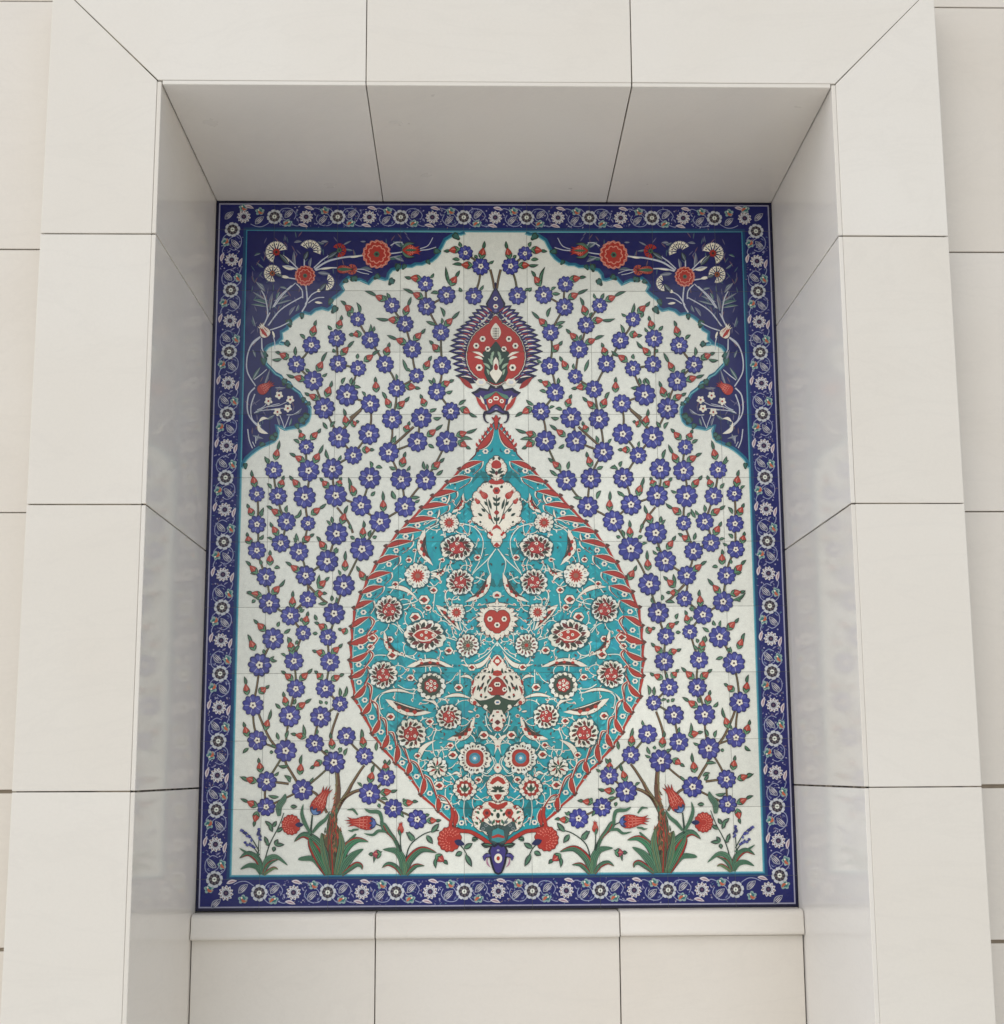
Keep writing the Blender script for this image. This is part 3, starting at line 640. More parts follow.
LE = dict(A='660,935,625,905 830,880,800,850 940,800,925,760', B='800,430,780,410 700,360,685,325 690,440,640,435 625,600,600,480 705,640,685,612 540,850,475,825 590,800,565,735 560,650,505,650 250,690,230,645 60,780,40,705 110,910,130,840',
          C='600,100,600,40 515,120,450,125 690,200,660,180 890,280,915,235 945,280,955,235 800,560,770,515 820,550,850,510 625,650,585,625 810,750,790,685 430,780,405,730 450,935,420,900 850,80,835,55 540,130,560,90',
          D='45,120,50,85 360,200,330,120 20,290,70,300 530,280,525,235 600,330,645,318 225,370,200,325 500,440,545,430 520,490,575,485 680,410,730,375 690,620,770,625 280,650,290,600 490,655,530,680 140,800,125,760 160,800,205,805 290,810,245,795 470,815,460,760 540,850,585,815 20,985,-5,890 130,980,160,950 290,990,265,945',
          E='370,155,400,110 545,145,550,95 605,180,635,120 830,210,825,165 370,310,400,280 620,320,605,270 465,490,505,490 360,530,315,525 350,690,325,710 380,700,290,650 735,600,750,530 825,700,825,660 800,710,740,715 620,750,645,740 640,830,640,800 740,900,705,900 735,820,720,780 525,900,570,870 485,860,500,825 560,970,550,920 600,970,610,940 380,470,385,440 840,390,860,360',
          F='120,300,135,250 140,300,170,290 30,310,0,290 290,60,260,5 380,50,440,45 10,250,0,210', G='470,150,460,120 500,180,550,195 660,130,690,100 380,110,360,30 570,495,535,460 650,470,665,430 835,460,810,440 845,460,865,450 560,690,545,640 600,680,620,630 370,740,330,775 720,680,710,590 940,420,940,360 975,420,985,350 940,760,940,735 970,790,990,740 870,770,840,760 620,850,550,850 640,930,590,910 500,770,525,765',
          H='75,720,70,620 230,850,250,810 165,760,170,700', I='560,200,490,190 400,90,310,70 630,110,600,75 690,60,710,30', J='190,210,240,220 180,240,190,270 310,280,340,330 350,215,330,230 470,310,500,310')
def parse(dct, n):
    o = []
    for k, s in dct.items():
        sc_ = CR[k][2]
        for w in s.split():
            v = [float(q) for q in w.split(',')]
            if n == 3: x, y = g(k, v[0], v[1])[0]; o.append((x, y, v[2] / sc_))
            else: (x0, y0), (x1, y1) = g(k, *v); o.append((x0, y0, x1, y1))
    return o
flowers = []
for f in parse(FL, 3):
    if all(math.hypot(f[0] - q[0], f[1] - q[1]) > 6 for q in flowers): flowers.append(f)
def twig(a, pts, w0, w1, c=None, L=4):
    stroke(a, pts, w0 + .9, w1 + .9, OUT, L); stroke(a, pts, w0, w1, c or BRN, L + 1)
    stroke(a, [(x - .25 * w0, y) for x, y in pts], w0 * .3, w1 * .3, rgb(128, 120, 84), L + 2)
def paint_tree(mir, seed):
    random.seed(seed)
    tr = Art(); bl = Art(); bu = Art(); base_flowers = flowers_
    flowers = [(x + random.uniform(-.5, .5), y + random.uniform(-.5, .5), r) for x, y, r in base_flowers]
    roots = [(333, 768), (318, 780), (352, 762), (368, 790)]
    fs_ = sorted(flowers, key=lambda f: -f[1])
    for i, (x, y, r) in enumerate(fs_):
        best = None
        for (X, Y, R) in fs_:
            if (X, Y) == (x, y): continue
            dy = Y - y; d = math.hypot(X - x, dy)
            if dy < 4 or d > 46: continue
            cst = d + abs(X - x) * .35
            if best is None or cst < best[0]: best = (cst, X, Y)
        if best:
            X, Y = best[1:]; mx, my = (x + X) / 2 + random.uniform(-2, 2), (y + Y) / 2
            twig(tr, [(x, y), (mx, my), (X, Y)], 1.0, 1.5, random.choice([BRN, rgb(86, 84, 60), rgb(96, 76, 56)]))
    for pts, w0, w1 in ((g('t', 325, 850, 322, 600, 330, 350, 340, 250, 370, 130, 385, 0, 380, -60), 9, 3.4), (g('t', 345, 230, 420, 110, 480, 20, 520, -60), 4, 2.4), (g('t', 350, 250, 430, 100, 520, 30, 600, 0), 3.6, 2),
                        (g('I', 930, 130, 925, 60, 920, 20), 4, 3), (g('I', 860, 300, 800, 190, 750, 160), 2, 1.6), (g('G', 700, 1000, 640, 900, 600, 830, 600, 760), 1.8, 1.6), (g('G', 560, 755, 500, 680, 440, 550, 420, 480), 1.8, 1.4), (g('G', 540, 955, 620, 965), 1.6, 1.6),
                        (g('G', 885, 740, 890, 640, 930, 520), 1.8, 1.4), (g('H', 10, 970, 60, 890, 90, 850), 2.2, 1.4), (g('E', 960, 270, 930, 200, 860, 110), 1.6, 1.2), (g('E', 680, 600, 760, 680, 800, 710), 1.6, 1.6), (g('C', 900, 560, 960, 490, 1010, 440), 1.8, 1.8), (g('D', 0, 490, 40, 460, 75, 430), 1.8, 1.6), (g('D', 250, 680, 330, 610, 400, 545), 1.8, 1.6),
                        (g('B', 880, 500, 895, 560, 905, 620), 1.6, 1.6)):
        twig(tr, pts, w0, w1, BRN)
    for i in range(26):   # bark flecks on the trunk
        y = 850 - i * 2.2; x = 331 + (850 - y) * .045 + random.uniform(-1.5, 1.5)
        tr.p(leafp(x, y, x + 2.2, y - 3.4, 1.2, .2), random.choice([rgb(160, 80, 56), rgb(120, 88, 56), rgb(84, 60, 44), rgb(190, 100, 80)]), 8)
    for x, y, r in flowers:
        ph = random.uniform(0, 6.28); j = random.uniform(.97, 1.03); r *= j
        n = random.choice([9, 10, 10, 11]) if r < 10.6 else 10
        bl.p(blob(x, y, r, r, n * 6, ph, n, .17), rgb(26, 28, 88), 9)
        tone = random.choice([BLUE, BLUE, rgb(46, 52, 134), rgb(58, 60, 140), rgb(48, 50, 126)]); bl.p(blob(x, y, r * .93, r * random.uniform(.88, .95), n * 6, ph, n, .17), tone, 10)
        for k in range(n):
            a = ph + 2 * PI * k / n; c = random.choice([BLUE2, rgb(62, 68, 152), rgb(80, 86, 168), rgb(58, 62, 146)])
            bl.p(leafp(x + r * .34 * math.cos(a), y + r * .34 * math.sin(a), x + r * .84 * math.cos(a), y + r * .84 * math.sin(a), r * .33, 0, 6, .62), c, 11)
        for k in range(5):
            a = ph + PI / n + 2 * PI * (k * 2) / n
            bl.p(leafp(x + r * .3 * math.cos(a), y + r * .3 * math.sin(a), x + r * .82 * math.cos(a), y + r * .82 * math.sin(a), r * .085), rgb(150, 152, 200), 12)
        bl.p(blob(x, y, r * .36, r * .36, 25, ph, 5, .3), rgb(80, 60, 110), 12)
        bl.p(blob(x, y, r * .31, r * .31, 25, ph, 5, .34), CREAM, 13); bl.p(blob(x, y, r * .095, r * .095, 8), rgb(60, 34, 34), 14)
    for b in parse(BU, 4): bud(bu, *b, L=7)
    for x0, y0, x1, y1 in parse(LE, 4):
        d = math.hypot(x1 - x0, y1 - y0); s = 13 / d if d > 13 else 1
        leaf(tr, x0, y0, x1, y1, 3.8, random.uniform(-.16, .16), 7, random.choice([GRN, rgb(54, 94, 72), rgb(70, 110, 88)]))
    # extra leaves around the blossoms where the brushwork is thick
    for x, y, r in flowers:
        for _ in range(1):
            a = random.uniform(-2.9, -.3); 
            x1, y1 = x + (r + 5.5) * math.cos(a), y + (r + 5.5) * math.sin(a)
            if all(math.hypot(x1 - q[0], y1 - q[1]) > q[2] + 1 for q in flowers if q[:2] != (x, y)) and all(math.hypot(x1 - (q[0]+q[2])/2, y1 - (q[1]+q[3])/2) > 8 for q in parse(BU, 4)):
                leaf(tr, x + r * .9 * math.cos(a), y + r * .9 * math.sin(a), x1, y1, 3, .12, 7)

    o = tr.build('flowering_tree', panel, mir, 'painted tree of brown twigs and green leaves'); bl.build('blossoms', o, mir); bu.build('buds', o, mir)
    for ch in o.children: ch.matrix_parent_inverse = Matrix.Identity(4)
flowers_ = flowers
paint_tree(False, 11); paint_tree(True, 29)

# ------------------------------------------------ plants along the foot of the field
ft = Art()
def lf(k, pts, w, c=GRN, red=True, L=9):
    """long curved leaf through the points, with dark rim and red or pale edge"""
    P = cr(g(k, *pts), 6); n = len(P)
    def shape(sc_, off=0):
        A, B = [], []
        for i, (x, y) in enumerate(P):
            a, b = P[max(0, i - 1)], P[min(n - 1, i + 1)]; dx, dy = b[0] - a[0], b[1] - a[1]; l = math.hypot(dx, dy) or 1
            t = i / (n - 1); h = w / 2 * sc_ * max(.0, math.sin(PI * (t * .86 + .14))) ** .8
            cx, cy = x - dy / l * off * w * math.sin(PI * t), y + dx / l * off * w * math.sin(PI * t)
            A.append((cx - dy / l * h, cy + dx / l * h)); B.append((cx + dy / l * h, cy - dx / l * h))
        return A, B
    for sc_, off, c_, l_ in ((1, 0, OUT, L), (.86, 0, RED2 if red else GRN2, L + 1), (.66, .10 if red else 0, c, L + 2), (.25, 0, GRN2, L + 3), (.08, .0, DKG, L + 4)):
        A, B = shape(sc_, off)
        for i in range(n - 1): ft.p([A[i], A[i + 1], B[i + 1], B[i]], c_, l_)
# sheathed foot of the trunk
SH_ = [(235, 855), (228, 700), (235, 560), (212, 430), (262, 455), (272, 330), (300, 240), (345, 190), (372, 260), (368, 340), (400, 390), (432, 470), (425, 600), (405, 720), (425, 855)]
ft.p([g('t', *p)[0] for p in SH_], OUT, 6)
ft.p([g('t', 330 + (p[0] - 330) * .93, p[1])[0] for p in SH_], rgb(84, 82, 58), 7)
random.seed(9)
for i in range(150):
    y = random.uniform(230, 850); hw = 32 if y < 400 else 90
    x = 335 + random.uniform(-hw, hw); (a, b), = g('t', x, y)
    ft.p(leafp(a, b, a + random.uniform(-1.2, 1.2), b - random.uniform(3, 7), random.uniform(.8, 1.8), .1), random.choice([rgb(150, 74, 50), rgb(110, 92, 60), rgb(70, 92, 66), rgb(56, 50, 40), rgb(128, 110, 74), rgb(170, 84, 60), GRN]), 8)
for pts, w in (((285, 850, 282, 650, 290, 450, 315, 300), 1.3), ((330, 850, 322, 650, 318, 480, 330, 300), 1.2), ((385, 850, 392, 680, 380, 520, 350, 380), 1.3)): stroke(ft, g('t', *pts), w, w * .6, RED2, 9)
# central clump under the trunk
lf('t', (255, 850, 200, 760, 130, 690, 20, 690, -20, 700), 6, GRN, False)
lf('t', (285, 850, 250, 650, 170, 520, 40, 450, -60, 520), 9, GRN, True, 10)
lf('t', (270, 850, 190, 700, 120, 560, 90, 480), 9, rgb(56, 112, 78), True, 11)
lf('t', (395, 850, 420, 680, 480, 560, 580, 500, 690, 520), 8.5, rgb(60, 128, 92), True, 10)
lf('t', (410, 850, 460, 740, 540, 650, 640, 590), 8, GRN, False, 11)
lf('t', (420, 855, 500, 790, 570, 745, 615, 760, 625, 800), 5.5, GRN, True, 12)
lf('t', (300, 850, 250, 700, 225, 560, 215, 430), 6, rgb(96, 110, 76), False, 12)
lf('t', (360, 850, 400, 680, 420, 540, 400, 400), 8, rgb(96, 110, 76), False, 12)
lf('t', (440, 560, 500, 500, 555, 450, 565, 440), 2.4, GRN, False)
# tulips beside the trunk
stroke(ft, g('t', 120, 560, 110, 430, 118, 330, 125, 250), 2.4, 1.4, DKG, 12)
lf('t', (110, 440, 50, 330, 20, 230, 35, 140), 4, GRN, False, 13); lf('t', (125, 430, 190, 350, 260, 290, 300, 210), 4, GRN, False, 13)
(x0, y0), (x1, y1) = g('t', 135, 245, 290, -40); tulip(ft, x0, y0, x1, y1, 15, 14, RED, None, rgb(96, 130, 180))
for q in ((60, .0), (20, .3)): 
    pass
(x0, y0), (x1, y1) = g('t', 765, 335, 460, 320); tulip(ft, x0, y0, x1, y1, 14.5, 14, RED, None, rgb(84, 104, 170))
stroke(ft, g('t', 1010, 620, 940, 480, 860, 390, 765, 340), 1.6, 1.2, DKG, 12)
lf('t', (830, 360, 800, 230, 700, 215, 645, 185), 4, GRN, False, 13); lf('t', (870, 420, 790, 410, 730, 450, 640, 435), 3.2, GRN, False, 13)
lf('t', (960, 500, 900, 430, 850, 350, 830, 330), 4.6, GRN, True, 13); lf('t', (580, 250, 540, 200, 520, 195, 470, 200), 2.6, GRN, False, 13); lf('t', (590, 395, 540, 400, 520, 410, 480, 405), 2.4, GRN, False, 13)
# right-hand tuft
lf('J', (330, 690, 330, 600, 290, 540, 205, 530), 8, GRN, False); lf('J', (325, 690, 290, 640, 240, 620, 200, 645), 5, GRN, True, 11)
lf('J', (350, 690, 370, 600, 450, 530, 545, 550), 8, GRN, True); lf('J', (355, 690, 390, 650, 420, 630, 468, 632), 5, GRN, True, 11)
lf('J', (340, 690, 350, 650, 340, 620, 350, 600), 4, rgb(96, 130, 90), False, 12)
for a_, b_ in (((345, 600, 320, 520, 315, 420), 1.3), ((350, 590, 380, 500, 470, 430, 560, 410), 1.3), ((335, 580, 290, 470, 200, 380), 1.8)): stroke(ft, g('J', *a_), b_, b_ * .7, DKG, 9)
lf('J', (310, 540, 270, 450, 210, 400, 190, 350), 4, GRN, False, 10)
for x0, y0, x1, y1 in ((390, 480, 370, 415), (480, 440, 520, 495), (510, 425, 560, 365), (410, 470, 350, 420), (705, 545, 660, 570), (715, 525, 770, 490), (725, 560, 765, 640), (790, 480, 770, 450), (880, 510, 820, 495)):
    (a, b), (c, d) = g('J', x0, y0, x1, y1); leaf(ft, a, b, c, d, 5.6, 0, 11, rgb(74, 108, 92))
stroke(ft, g('J', 670, 480, 715, 530, 740, 580), 1.1, .9, DKG, 9)
(x0, y0), (x1, y1) = g('J', 318, 430, 318, 355); tulip(ft, x0, y0, x1, y1, 6.5, 12, RED); leaf(ft, x0, y0 + 3, x0 - 2, y0 - 5, 3, 0, 13)
(x0, y0), (x1, y1) = g('J', 205, 540, 115, 560); bud(ft, x0 - 3, y0 + 3, x1, y1, 12, 1.2, rgb(160, 70, 84)); leaf(ft, x0, y0, x0 - 9, y0 + 12, 4, .2, 12)
(x0, y0), (x1, y1) = g('J', 545, 575, 615, 625); bud(ft, x0, y0 - 1, x1, y1, 12, 1.2, rgb(170, 60, 58)); leaf(ft, x0, y0, x0 - 1, y0 + 12, 4, .1, 12)
(x0, y0), (x1, y1) = g('t', 820, 625, 700, 640); 
# red carnation hanging beside the medallion foot
def carn_side(k, cx, cy, r, ang, green):
    (x, y), = g(k, cx, cy); r = r / CR[k][2]
    ft.p(blob(x, y, r, r * 1.08, 60, ang, 13, .1), rgb(110, 38, 36), 11); ft.p(blob(x, y, r * .94, r * 1.02, 60, ang, 13, .1), RED, 12)
    ft.p(leafp(x + r * .4 * math.cos(ang), y + r * .4 * math.sin(ang), x + 1.3 * r * math.cos(ang), y + 1.3 * r * math.sin(ang), r * .5), rgb(34, 40, 84), 15)
    for rr in (.35, .62, .85):
        for q in range(int(6 + rr * 9)):
            b = ang + .9 + (2 * PI - 1.8) * (q + .5) / int(6 + rr * 9)
            ft.p(leafp(x + r * rr * .8 * math.cos(b), y + r * rr * .8 * math.sin(b), x + r * rr * 1.1 * math.cos(b + .12), y + r * rr * 1.1 * math.sin(b + .12), 1.0, .3), rgb(222, 120, 104), 14)
carn_side('J', 625, 465, 78, .35, True); carn_side('I', 635, 375, 62, .0, True)
# left tuft with sprigs
lf('I', (455, 685, 430, 600, 370, 555, 310, 585), 6.5, GRN, True); lf('I', (445, 685, 420, 640, 370, 630, 315, 655), 5.5, GRN, False, 10)
lf('I', (465, 680, 480, 600, 540, 575, 615, 630), 5.5, rgb(80, 120, 96), False); lf('I', (460, 690, 480, 640, 510, 610, 560, 590), 4, GRN, True, 11); lf('I', (465, 690, 500, 660, 530, 645, 555, 655), 3.6, rgb(110, 140, 90), True, 12)
lf('I', (440, 560, 380, 560, 340, 540, 310, 520), 2.6, GRN, False, 12)
for pts in ((470, 600, 500, 500, 560, 380, 590, 300), (440, 640, 430, 560, 435, 450), (435, 540, 380, 450, 320, 400), (430, 560, 400, 520, 340, 490)): stroke(ft, g('I', *pts), 1.2, .8, DKG, 9)
for x0, y0, x1, y1 in ((520, 390, 470, 350), (520, 390, 545, 350), (510, 410, 500, 360), (490, 500, 468, 445), (500, 490, 475, 500), (530, 500, 555, 465), (530, 500, 595, 500), (530, 510, 525, 545), (630, 260, 675, 262), (540, 420, 590, 390), (500, 380, 520, 420)):
    (a, b), (c, d) = g('I', x0, y0, x1, y1); leaf(ft, a, b, c, d, 4.4, 0, 11, rgb(70, 96, 82))
lf('I', (560, 320, 560, 260, 590, 215, 600, 180), 6.5, rgb(74, 106, 96), False, 12); 
random.seed(5)
for (ax, ay, bx, by) in ((320, 405, 390, 465), (345, 490, 405, 515), (430, 400, 440, 460)):
    for i in range(9):
        t = i / 8; (x, y), = g('I', ax + (bx - ax) * t, ay + (by - ay) * t)
        ft.p(blob(x + random.uniform(-1.2, 1.2), y + random.uniform(-1.2, 1.2), 1.7, 1.2, 8, random.uniform(0, 3)), random.choice([rgb(64, 68, 140), rgb(50, 56, 110), rgb(92, 98, 160)]), 13)
lab = 'row of red tulips, carnations and curling green leaves at the foot'
ft.both(); ft.build('foot_plants', panel, False, lab)

# ------------------------------------------------ turquoise medallion
md = Art()
out = (g('D', 915, 505, 880, 545, 845, 590, 800, 655, 775, 700, 735, 760, 690, 790, 660, 835, 615, 880, 590, 930, 545, 965, 510, 1000)
       + g('F', 450, 95, 400, 150, 360, 180, 305, 235, 235, 330, 165, 425, 110, 520, 70, 620, 25, 730, 8, 830, -2, 920) + g('H', 2, 50, -2, 160, 5, 290, 18, 390, 50, 480, 88, 560, 140, 650, 200, 740, 262, 815, 335, 875, 395, 930)
       + g('J', 395, 100, 440, 160, 530, 265, 590, 320, 645, 370, 700, 405, 760, 430, 820, 465, 878, 505))
AX = 495.5
def axis(y): # px of the centre line at height y
    lo, hi = 480, 510
    for _ in range(30):
        m_ = (lo + hi) / 2
        if at(m_, y)[0] < 0: lo = m_
        else: hi = m_
    return lo
full = [at(x, y) for x, y in out]
full = [(min(x, -.0005), z) for x, z in full]
sl = [('D', 800, 690, 905, 545), ('D', 690, 815, 835, 762), ('D', 612, 895, 765, 862), ('D', 520, 982, 672, 950), ('F', 450, 115, 625, 95), ('F', 360, 205, 550, 182), ('F', 298, 268, 455, 256), ('F', 228, 358, 400, 322), ('F', 165, 460, 315, 415), ('F', 108, 558, 262, 518), ('F', 70, 648, 215, 605),
      ('F', 28, 745, 150, 695), ('F', 10, 862, 125, 795), ('F', 4, 965, 130, 895), ('H', 2, 90, 150, 25), ('H', 0, 195, 125, 130), ('H', 8, 300, 108, 228), ('H', 25, 430, 105, 330), ('H', 80, 530, 132, 440), ('H', 140, 655, 188, 545), ('H', 205, 745, 238, 640), ('H', 285, 838, 290, 700), ('H', 360, 905, 375, 815),
      ('J', 445, 190, 462, 60), ('J', 552, 290, 545, 190), ('J', 655, 385, 650, 262)]
roots_ = [g(q[0], q[1], q[2])[0] for q in sl]
saw = g('D', 915, 505, 880, 545, 845, 590)
for q in range(1, len(roots_)):
    (a, b) = roots_[q - 1]; (e, f) = roots_[q]
    dx, dy = e - a, f - b; l = math.hypot(dx, dy); nx, ny = dy / l, -dx / l
    if nx < 0: nx, ny = -nx, -ny
    saw += [(a - nx * .8, b - ny * .8), (a + dx * .18 + nx * 1.6, b + dy * .18 + ny * 1.6), (a + dx * .6 + nx * 1.1, b + dy * .6 + ny * 1.1)]
saw += [roots_[-1]] + g('J', 700, 405, 760, 430, 820, 465, 878, 505)
full = [at(x, y) for x, y in saw]; full = [(min(x, -.0005), z) for x, z in full]
md.m(full + [(0, full[-1][1]), (0, full[0][1])], TURQ, 1)
A_, B_ = strokep(full, .0042, .0042)
for i in range(len(full) - 1): md.m([A_[i], A_[i + 1], B_[i + 1], B_[i]], rgb(96, 40, 40), 3)
for (a, b) in roots_[1:]:
    md.p(leafp(a + 2, b + 1, a - 3.4, b - 1.2, 4.2, .2), rgb(74, 50, 44), 4); md.p(leafp(a + 2, b + 1, a - 2.4, b - .8, 2.4, .2), rgb(150, 56, 48), 5)
for i, (k, x0, y0, x1, y1) in enumerate(sl):
    (a, b), (c, d) = g(k, x0, y0, x1, y1); s = 1 if i < 13 else .95
    bnd = -.07 if i < 13 else .09
    wd = 5.6 if i else 7.5
    if not i: bnd = .08
    md.p(leafp(a, b, c, d, wd + 1.8, bnd, 9, .38), CREAM, 5); md.p(leafp(a, b, c, d, wd, bnd, 9, .38), rgb(88, 32, 34), 6)
    md.p(leafp(a, b, c, d, wd * .74, bnd, 9, .4), RED, 7)
    md.p(blob(a, b, 2.2, 1.8, 10, 1), rgb(96, 52, 46), 6)
    if i and i + 1 < len(sl):
        k2, X0, Y0, X1, Y1 = sl[i + 1]; (e, f), (h, j_) = g(k2, X0, Y0, X1, Y1)
        # lens shaped cell between two red strands
        cell = [(c, d), (c * .5 + h * .5 + (h - e) * .10, d * .5 + j_ * .5 + (j_ - f) * .10), (h, j_), ((h + e) / 2, (j_ + f) / 2), (e, f), ((a + e) / 2, (b + f) / 2), (a, b), ((a + c) / 2, (b + d) / 2)]
        P = cr([(c, d), (c * .55 + h * .45 + (c - a) * .14, d * .55 + j_ * .45 + (d - b) * .14), (h * .9 + e * .1, j_ * .9 + f * .1)], 5)
        stroke(md, P[:-2], 1.5, .9, CREAM, 5, False); stroke(md, [(x - 1.1, y + .9) for x, y in P[1:-2]], 1.0, .6, rgb(92, 44, 42), 5, False)
        stroke(md, [(a + dx_ * .1, b + dy_ * .1) for dx_, dy_ in ((e - a, f - b), )] + [((a + e) / 2 + 1.0, (b + f) / 2), (e + 1.4, f - .6)], 2.6, 2.0, RED, 5)
        stroke(md, [(a + 3.4, b - .2), ((a + e) / 2 + 2.8, (b + f) / 2), (e + 3.6, f - 1.2)], .8, .8, rgb(170, 214, 206), 4)
        if i >= 12:
            Q = cr([(c, d), (c * .5 + h * .5 + (c - a) * .22, d * .5 + j_ * .5 + (d - b) * .22), (h * .8 + e * .2, j_ * .8 + f * .2)], 6)
            stroke(md, Q, 2.0, 1.6, rgb(92, 40, 40), 7, False); stroke(md, Q, 1.2, .9, RED, 8, False)
            stroke(md, [(x - .2 + 1.2, y - .2) for x, y in Q], .7, .6, CREAM, 8, False)
        for q in range(3):
            t = random.uniform(.25, .75); mx, my = a + (h - a) * t, b + (j_ - b) * t
            md.p(leafp(mx, my, mx + random.uniform(-4, 4), my + random.uniform(-3, 3), 1.2, .2), random.choice([rgb(12, 96, 112), rgb(180, 210, 200), rgb(90, 60, 60)]), 4)
for cx, cy in g('D', 738, 822, 850, 700) + g('F', 590, 60, 503, 147, 425, 222, 350, 292, 290, 380, 245, 467, 185, 567, 120, 660, 85, 768, 70, 885, 68, 985) + g('H', 66, 105, 55, 218, 58, 328, 93, 440, 138, 548, 195, 640, 250, 738, 328, 833) + g('J', 418, 72, 502, 177, 608, 265, 700, 363):
    md.p(blob(cx, cy, 3.3, 2.9, 12, 0, 6, .2), CREAM, 8); md.p(blob(cx, cy, 1.2, 1.2, 8), rgb(50, 84, 120), 9)
    md.p(leafp(cx - 4, cy + 3.5, cx - 8, cy + 4.5, 1.3), rgb(150, 200, 200), 5); md.p(leafp(cx + 4, cy + 1, cx + 7, cy - 4, 1.4, .2), rgb(30, 90, 110), 5)
# serrated red along the top shoulders
(a, b), = g('D', 908, 545)
for i in range(6):
    (x, y), = g('D', 895 - i * 18, 555 + i * 24); md.p(leafp(x, y, x - 2.5, y - 5, 2.6), RED, 6)
random.seed(21)
poly_ = full + [(.0, full[-1][1]), (.0, full[0][1])]
inner_ = [(x * .93 if x < -.02 else x, z) for x, z in poly_]
for i in range(1500):
    x, y = random.uniform(350, 497), random.uniform(430, 850)
    X, Z = at(x, y)
    if not inside(X, Z, inner_) or X > -.012: continue
    a = random.choice([-.9, -.7, .6, 1.0, -2.2]) + random.uniform(-.4, .4); r = random.uniform(3, 8)
    md.p(leafp(x, y, x + r * math.cos(a), y + r * math.sin(a), random.uniform(.8, 2.4), random.uniform(-.2, .2)), random.choice([rgb(14, 138, 152), rgb(20, 148, 168), rgb(38, 176, 186), rgb(20, 152, 158), rgb(12, 122, 138), rgb(52, 184, 196)]), 3)
nw = 0
for i in range(330):   # broad uneven washes of the turquoise glaze
    x, y = random.uniform(352, 497), random.uniform(440, 850)
    X, Z = at(x, y)
    if not inside(X, Z, inner_) or X > -.03: continue
    a = random.choice([-.8, .7, 1.4]) + random.uniform(-.5, .5); r = random.uniform(9, 22)
    pts = leafp(x, y, x + r * math.cos(a), y + r * math.sin(a), random.uniform(3, 8), random.uniform(-.2, .2))
    if not all(inside(*at(*p), inner_) for p in pts[::3]): continue
    md.p(pts, random.choice([rgb(18, 144, 162), rgb(16, 134, 146), rgb(24, 160, 182), rgb(34, 174, 192), rgb(20, 152, 164), rgb(26, 166, 176)]) if (abs(x - 470) > 22 or random.random() < .4) else rgb(14, 112, 118), 2.001 + .0028 * nw); nw += 1
for i in range(420):
    x, y = random.uniform(362, 494), random.uniform(480, 830)
    X, Z = at(x, y)
    if not inside(X, Z, [(q * .9, w_) for q, w_ in inner_]) or X > -.02: continue
    a = random.uniform(0, 6.28); r = random.uniform(2.5, 5); b = random.uniform(-.3, .3)
    md.p(leafp(x, y, x + r * math.cos(a), y + r * math.sin(a), 1.9, b), rgb(20, 84, 92), 4)
    md.p(leafp(x, y - .4, x + r * .9 * math.cos(a), y - .4 + r * .9 * math.sin(a), .9, b), random.choice([rgb(170, 200, 190), rgb(120, 60, 56), rgb(196, 200, 186), rgb(60, 70, 60)]), 5)
# vines
for k, *pts in (('F', 680, 208, 780, 235, 835, 320, 815, 440, 770, 520), ('F', 560, 215, 480, 260, 420, 370, 400, 460), ('F', 915, 370, 860, 440, 790, 505, 760, 540), ('F', 895, 400, 865, 455, 880, 530), ('F', 495, 520, 560, 500, 640, 498), ('F', 385, 610, 390, 660, 440, 700),
                ('F', 330, 722, 400, 705, 430, 690), ('F', 350, 560, 300, 590, 250, 650), ('F', 790, 545, 850, 570), ('F', 300, 850, 340, 890), ('F', 590, 920, 670, 945), ('F', 130, 860, 170, 820, 230, 820), ('F', 230, 830, 290, 850, 330, 900), ('F', 700, 880, 690, 830, 720, 800),
                ('F', 480, 560, 530, 620, 520, 760), ('F', 700, 830, 740, 880), ('F', 920, 980, 930, 900),
                ('H', 470, 155, 475, 200, 475, 265), ('H', 300, 345, 350, 372, 415, 375), ('H', 545, 620, 520, 690, 525, 770, 545, 800), ('H', 530, 755, 600, 750, 650, 735), ('H', 410, 400, 300, 385, 220, 395, 185, 430, 195, 500), ('H', 920, 650, 880, 700, 850, 660),
                ('H', 920, 80, 860, 150, 780, 200), ('H', 180, 480, 190, 520, 205, 540), ('H', 290, 740, 330, 800, 430, 840), ('H', 590, 440, 640, 412, 760, 430), ('H', 880, 780, 905, 840, 860, 890), ('H', 830, 890, 860, 900, 890, 870), ('H', 690, 690, 620, 760), ('H', 600, 880, 640, 920, 660, 950), ('H', 480, 830, 440, 890, 480, 940),
                ('H', 850, 540, 860, 600, 890, 640), ('J', 790, 190, 850, 240), ('J', 718, 220, 715, 300, 730, 380), ('J', 560, 200, 620, 240), ('J', 580, 30, 640, 60), ('J', 600, 150, 600, 200, 640, 240), ('H', 340, 160, 420, 190), ('H', 690, 250, 690, 340), ('H', 120, 200, 160, 160, 240, 160), ('F', 215, 700, 230, 660)):
    P = g(k, *pts); stroke(md, P, 1.9, 1.6, TURD, 4); stroke(md, P, 1.05, .8, rgb(196, 210, 200), 5)
random.seed(77)
ROS = [('F', 622, 207, 62), ('F', 425, 540, 80), ('F', 672, 362, 100), ('F', 690, 580, 84), ('F', 245, 752, 88), ('F', 470, 915, 120), ('H', 740, 98, 74), ('F', 668, 770, 58), ('H', 208, 283, 88), ('H', 510, 350, 88), ('H', 620, 545, 80), ('H', 383, 652, 94), ('H', 548, 865, 66), ('H', 783, 805, 100), ('J', 720, 148, 74), ('m', 472, 500, 170), ('n', 476, 520, 150), ('o', 476, 350, 180), ('q', 482, 500, 180)]
inr_ = [(q * .88, w_) for q, w_ in inner_]
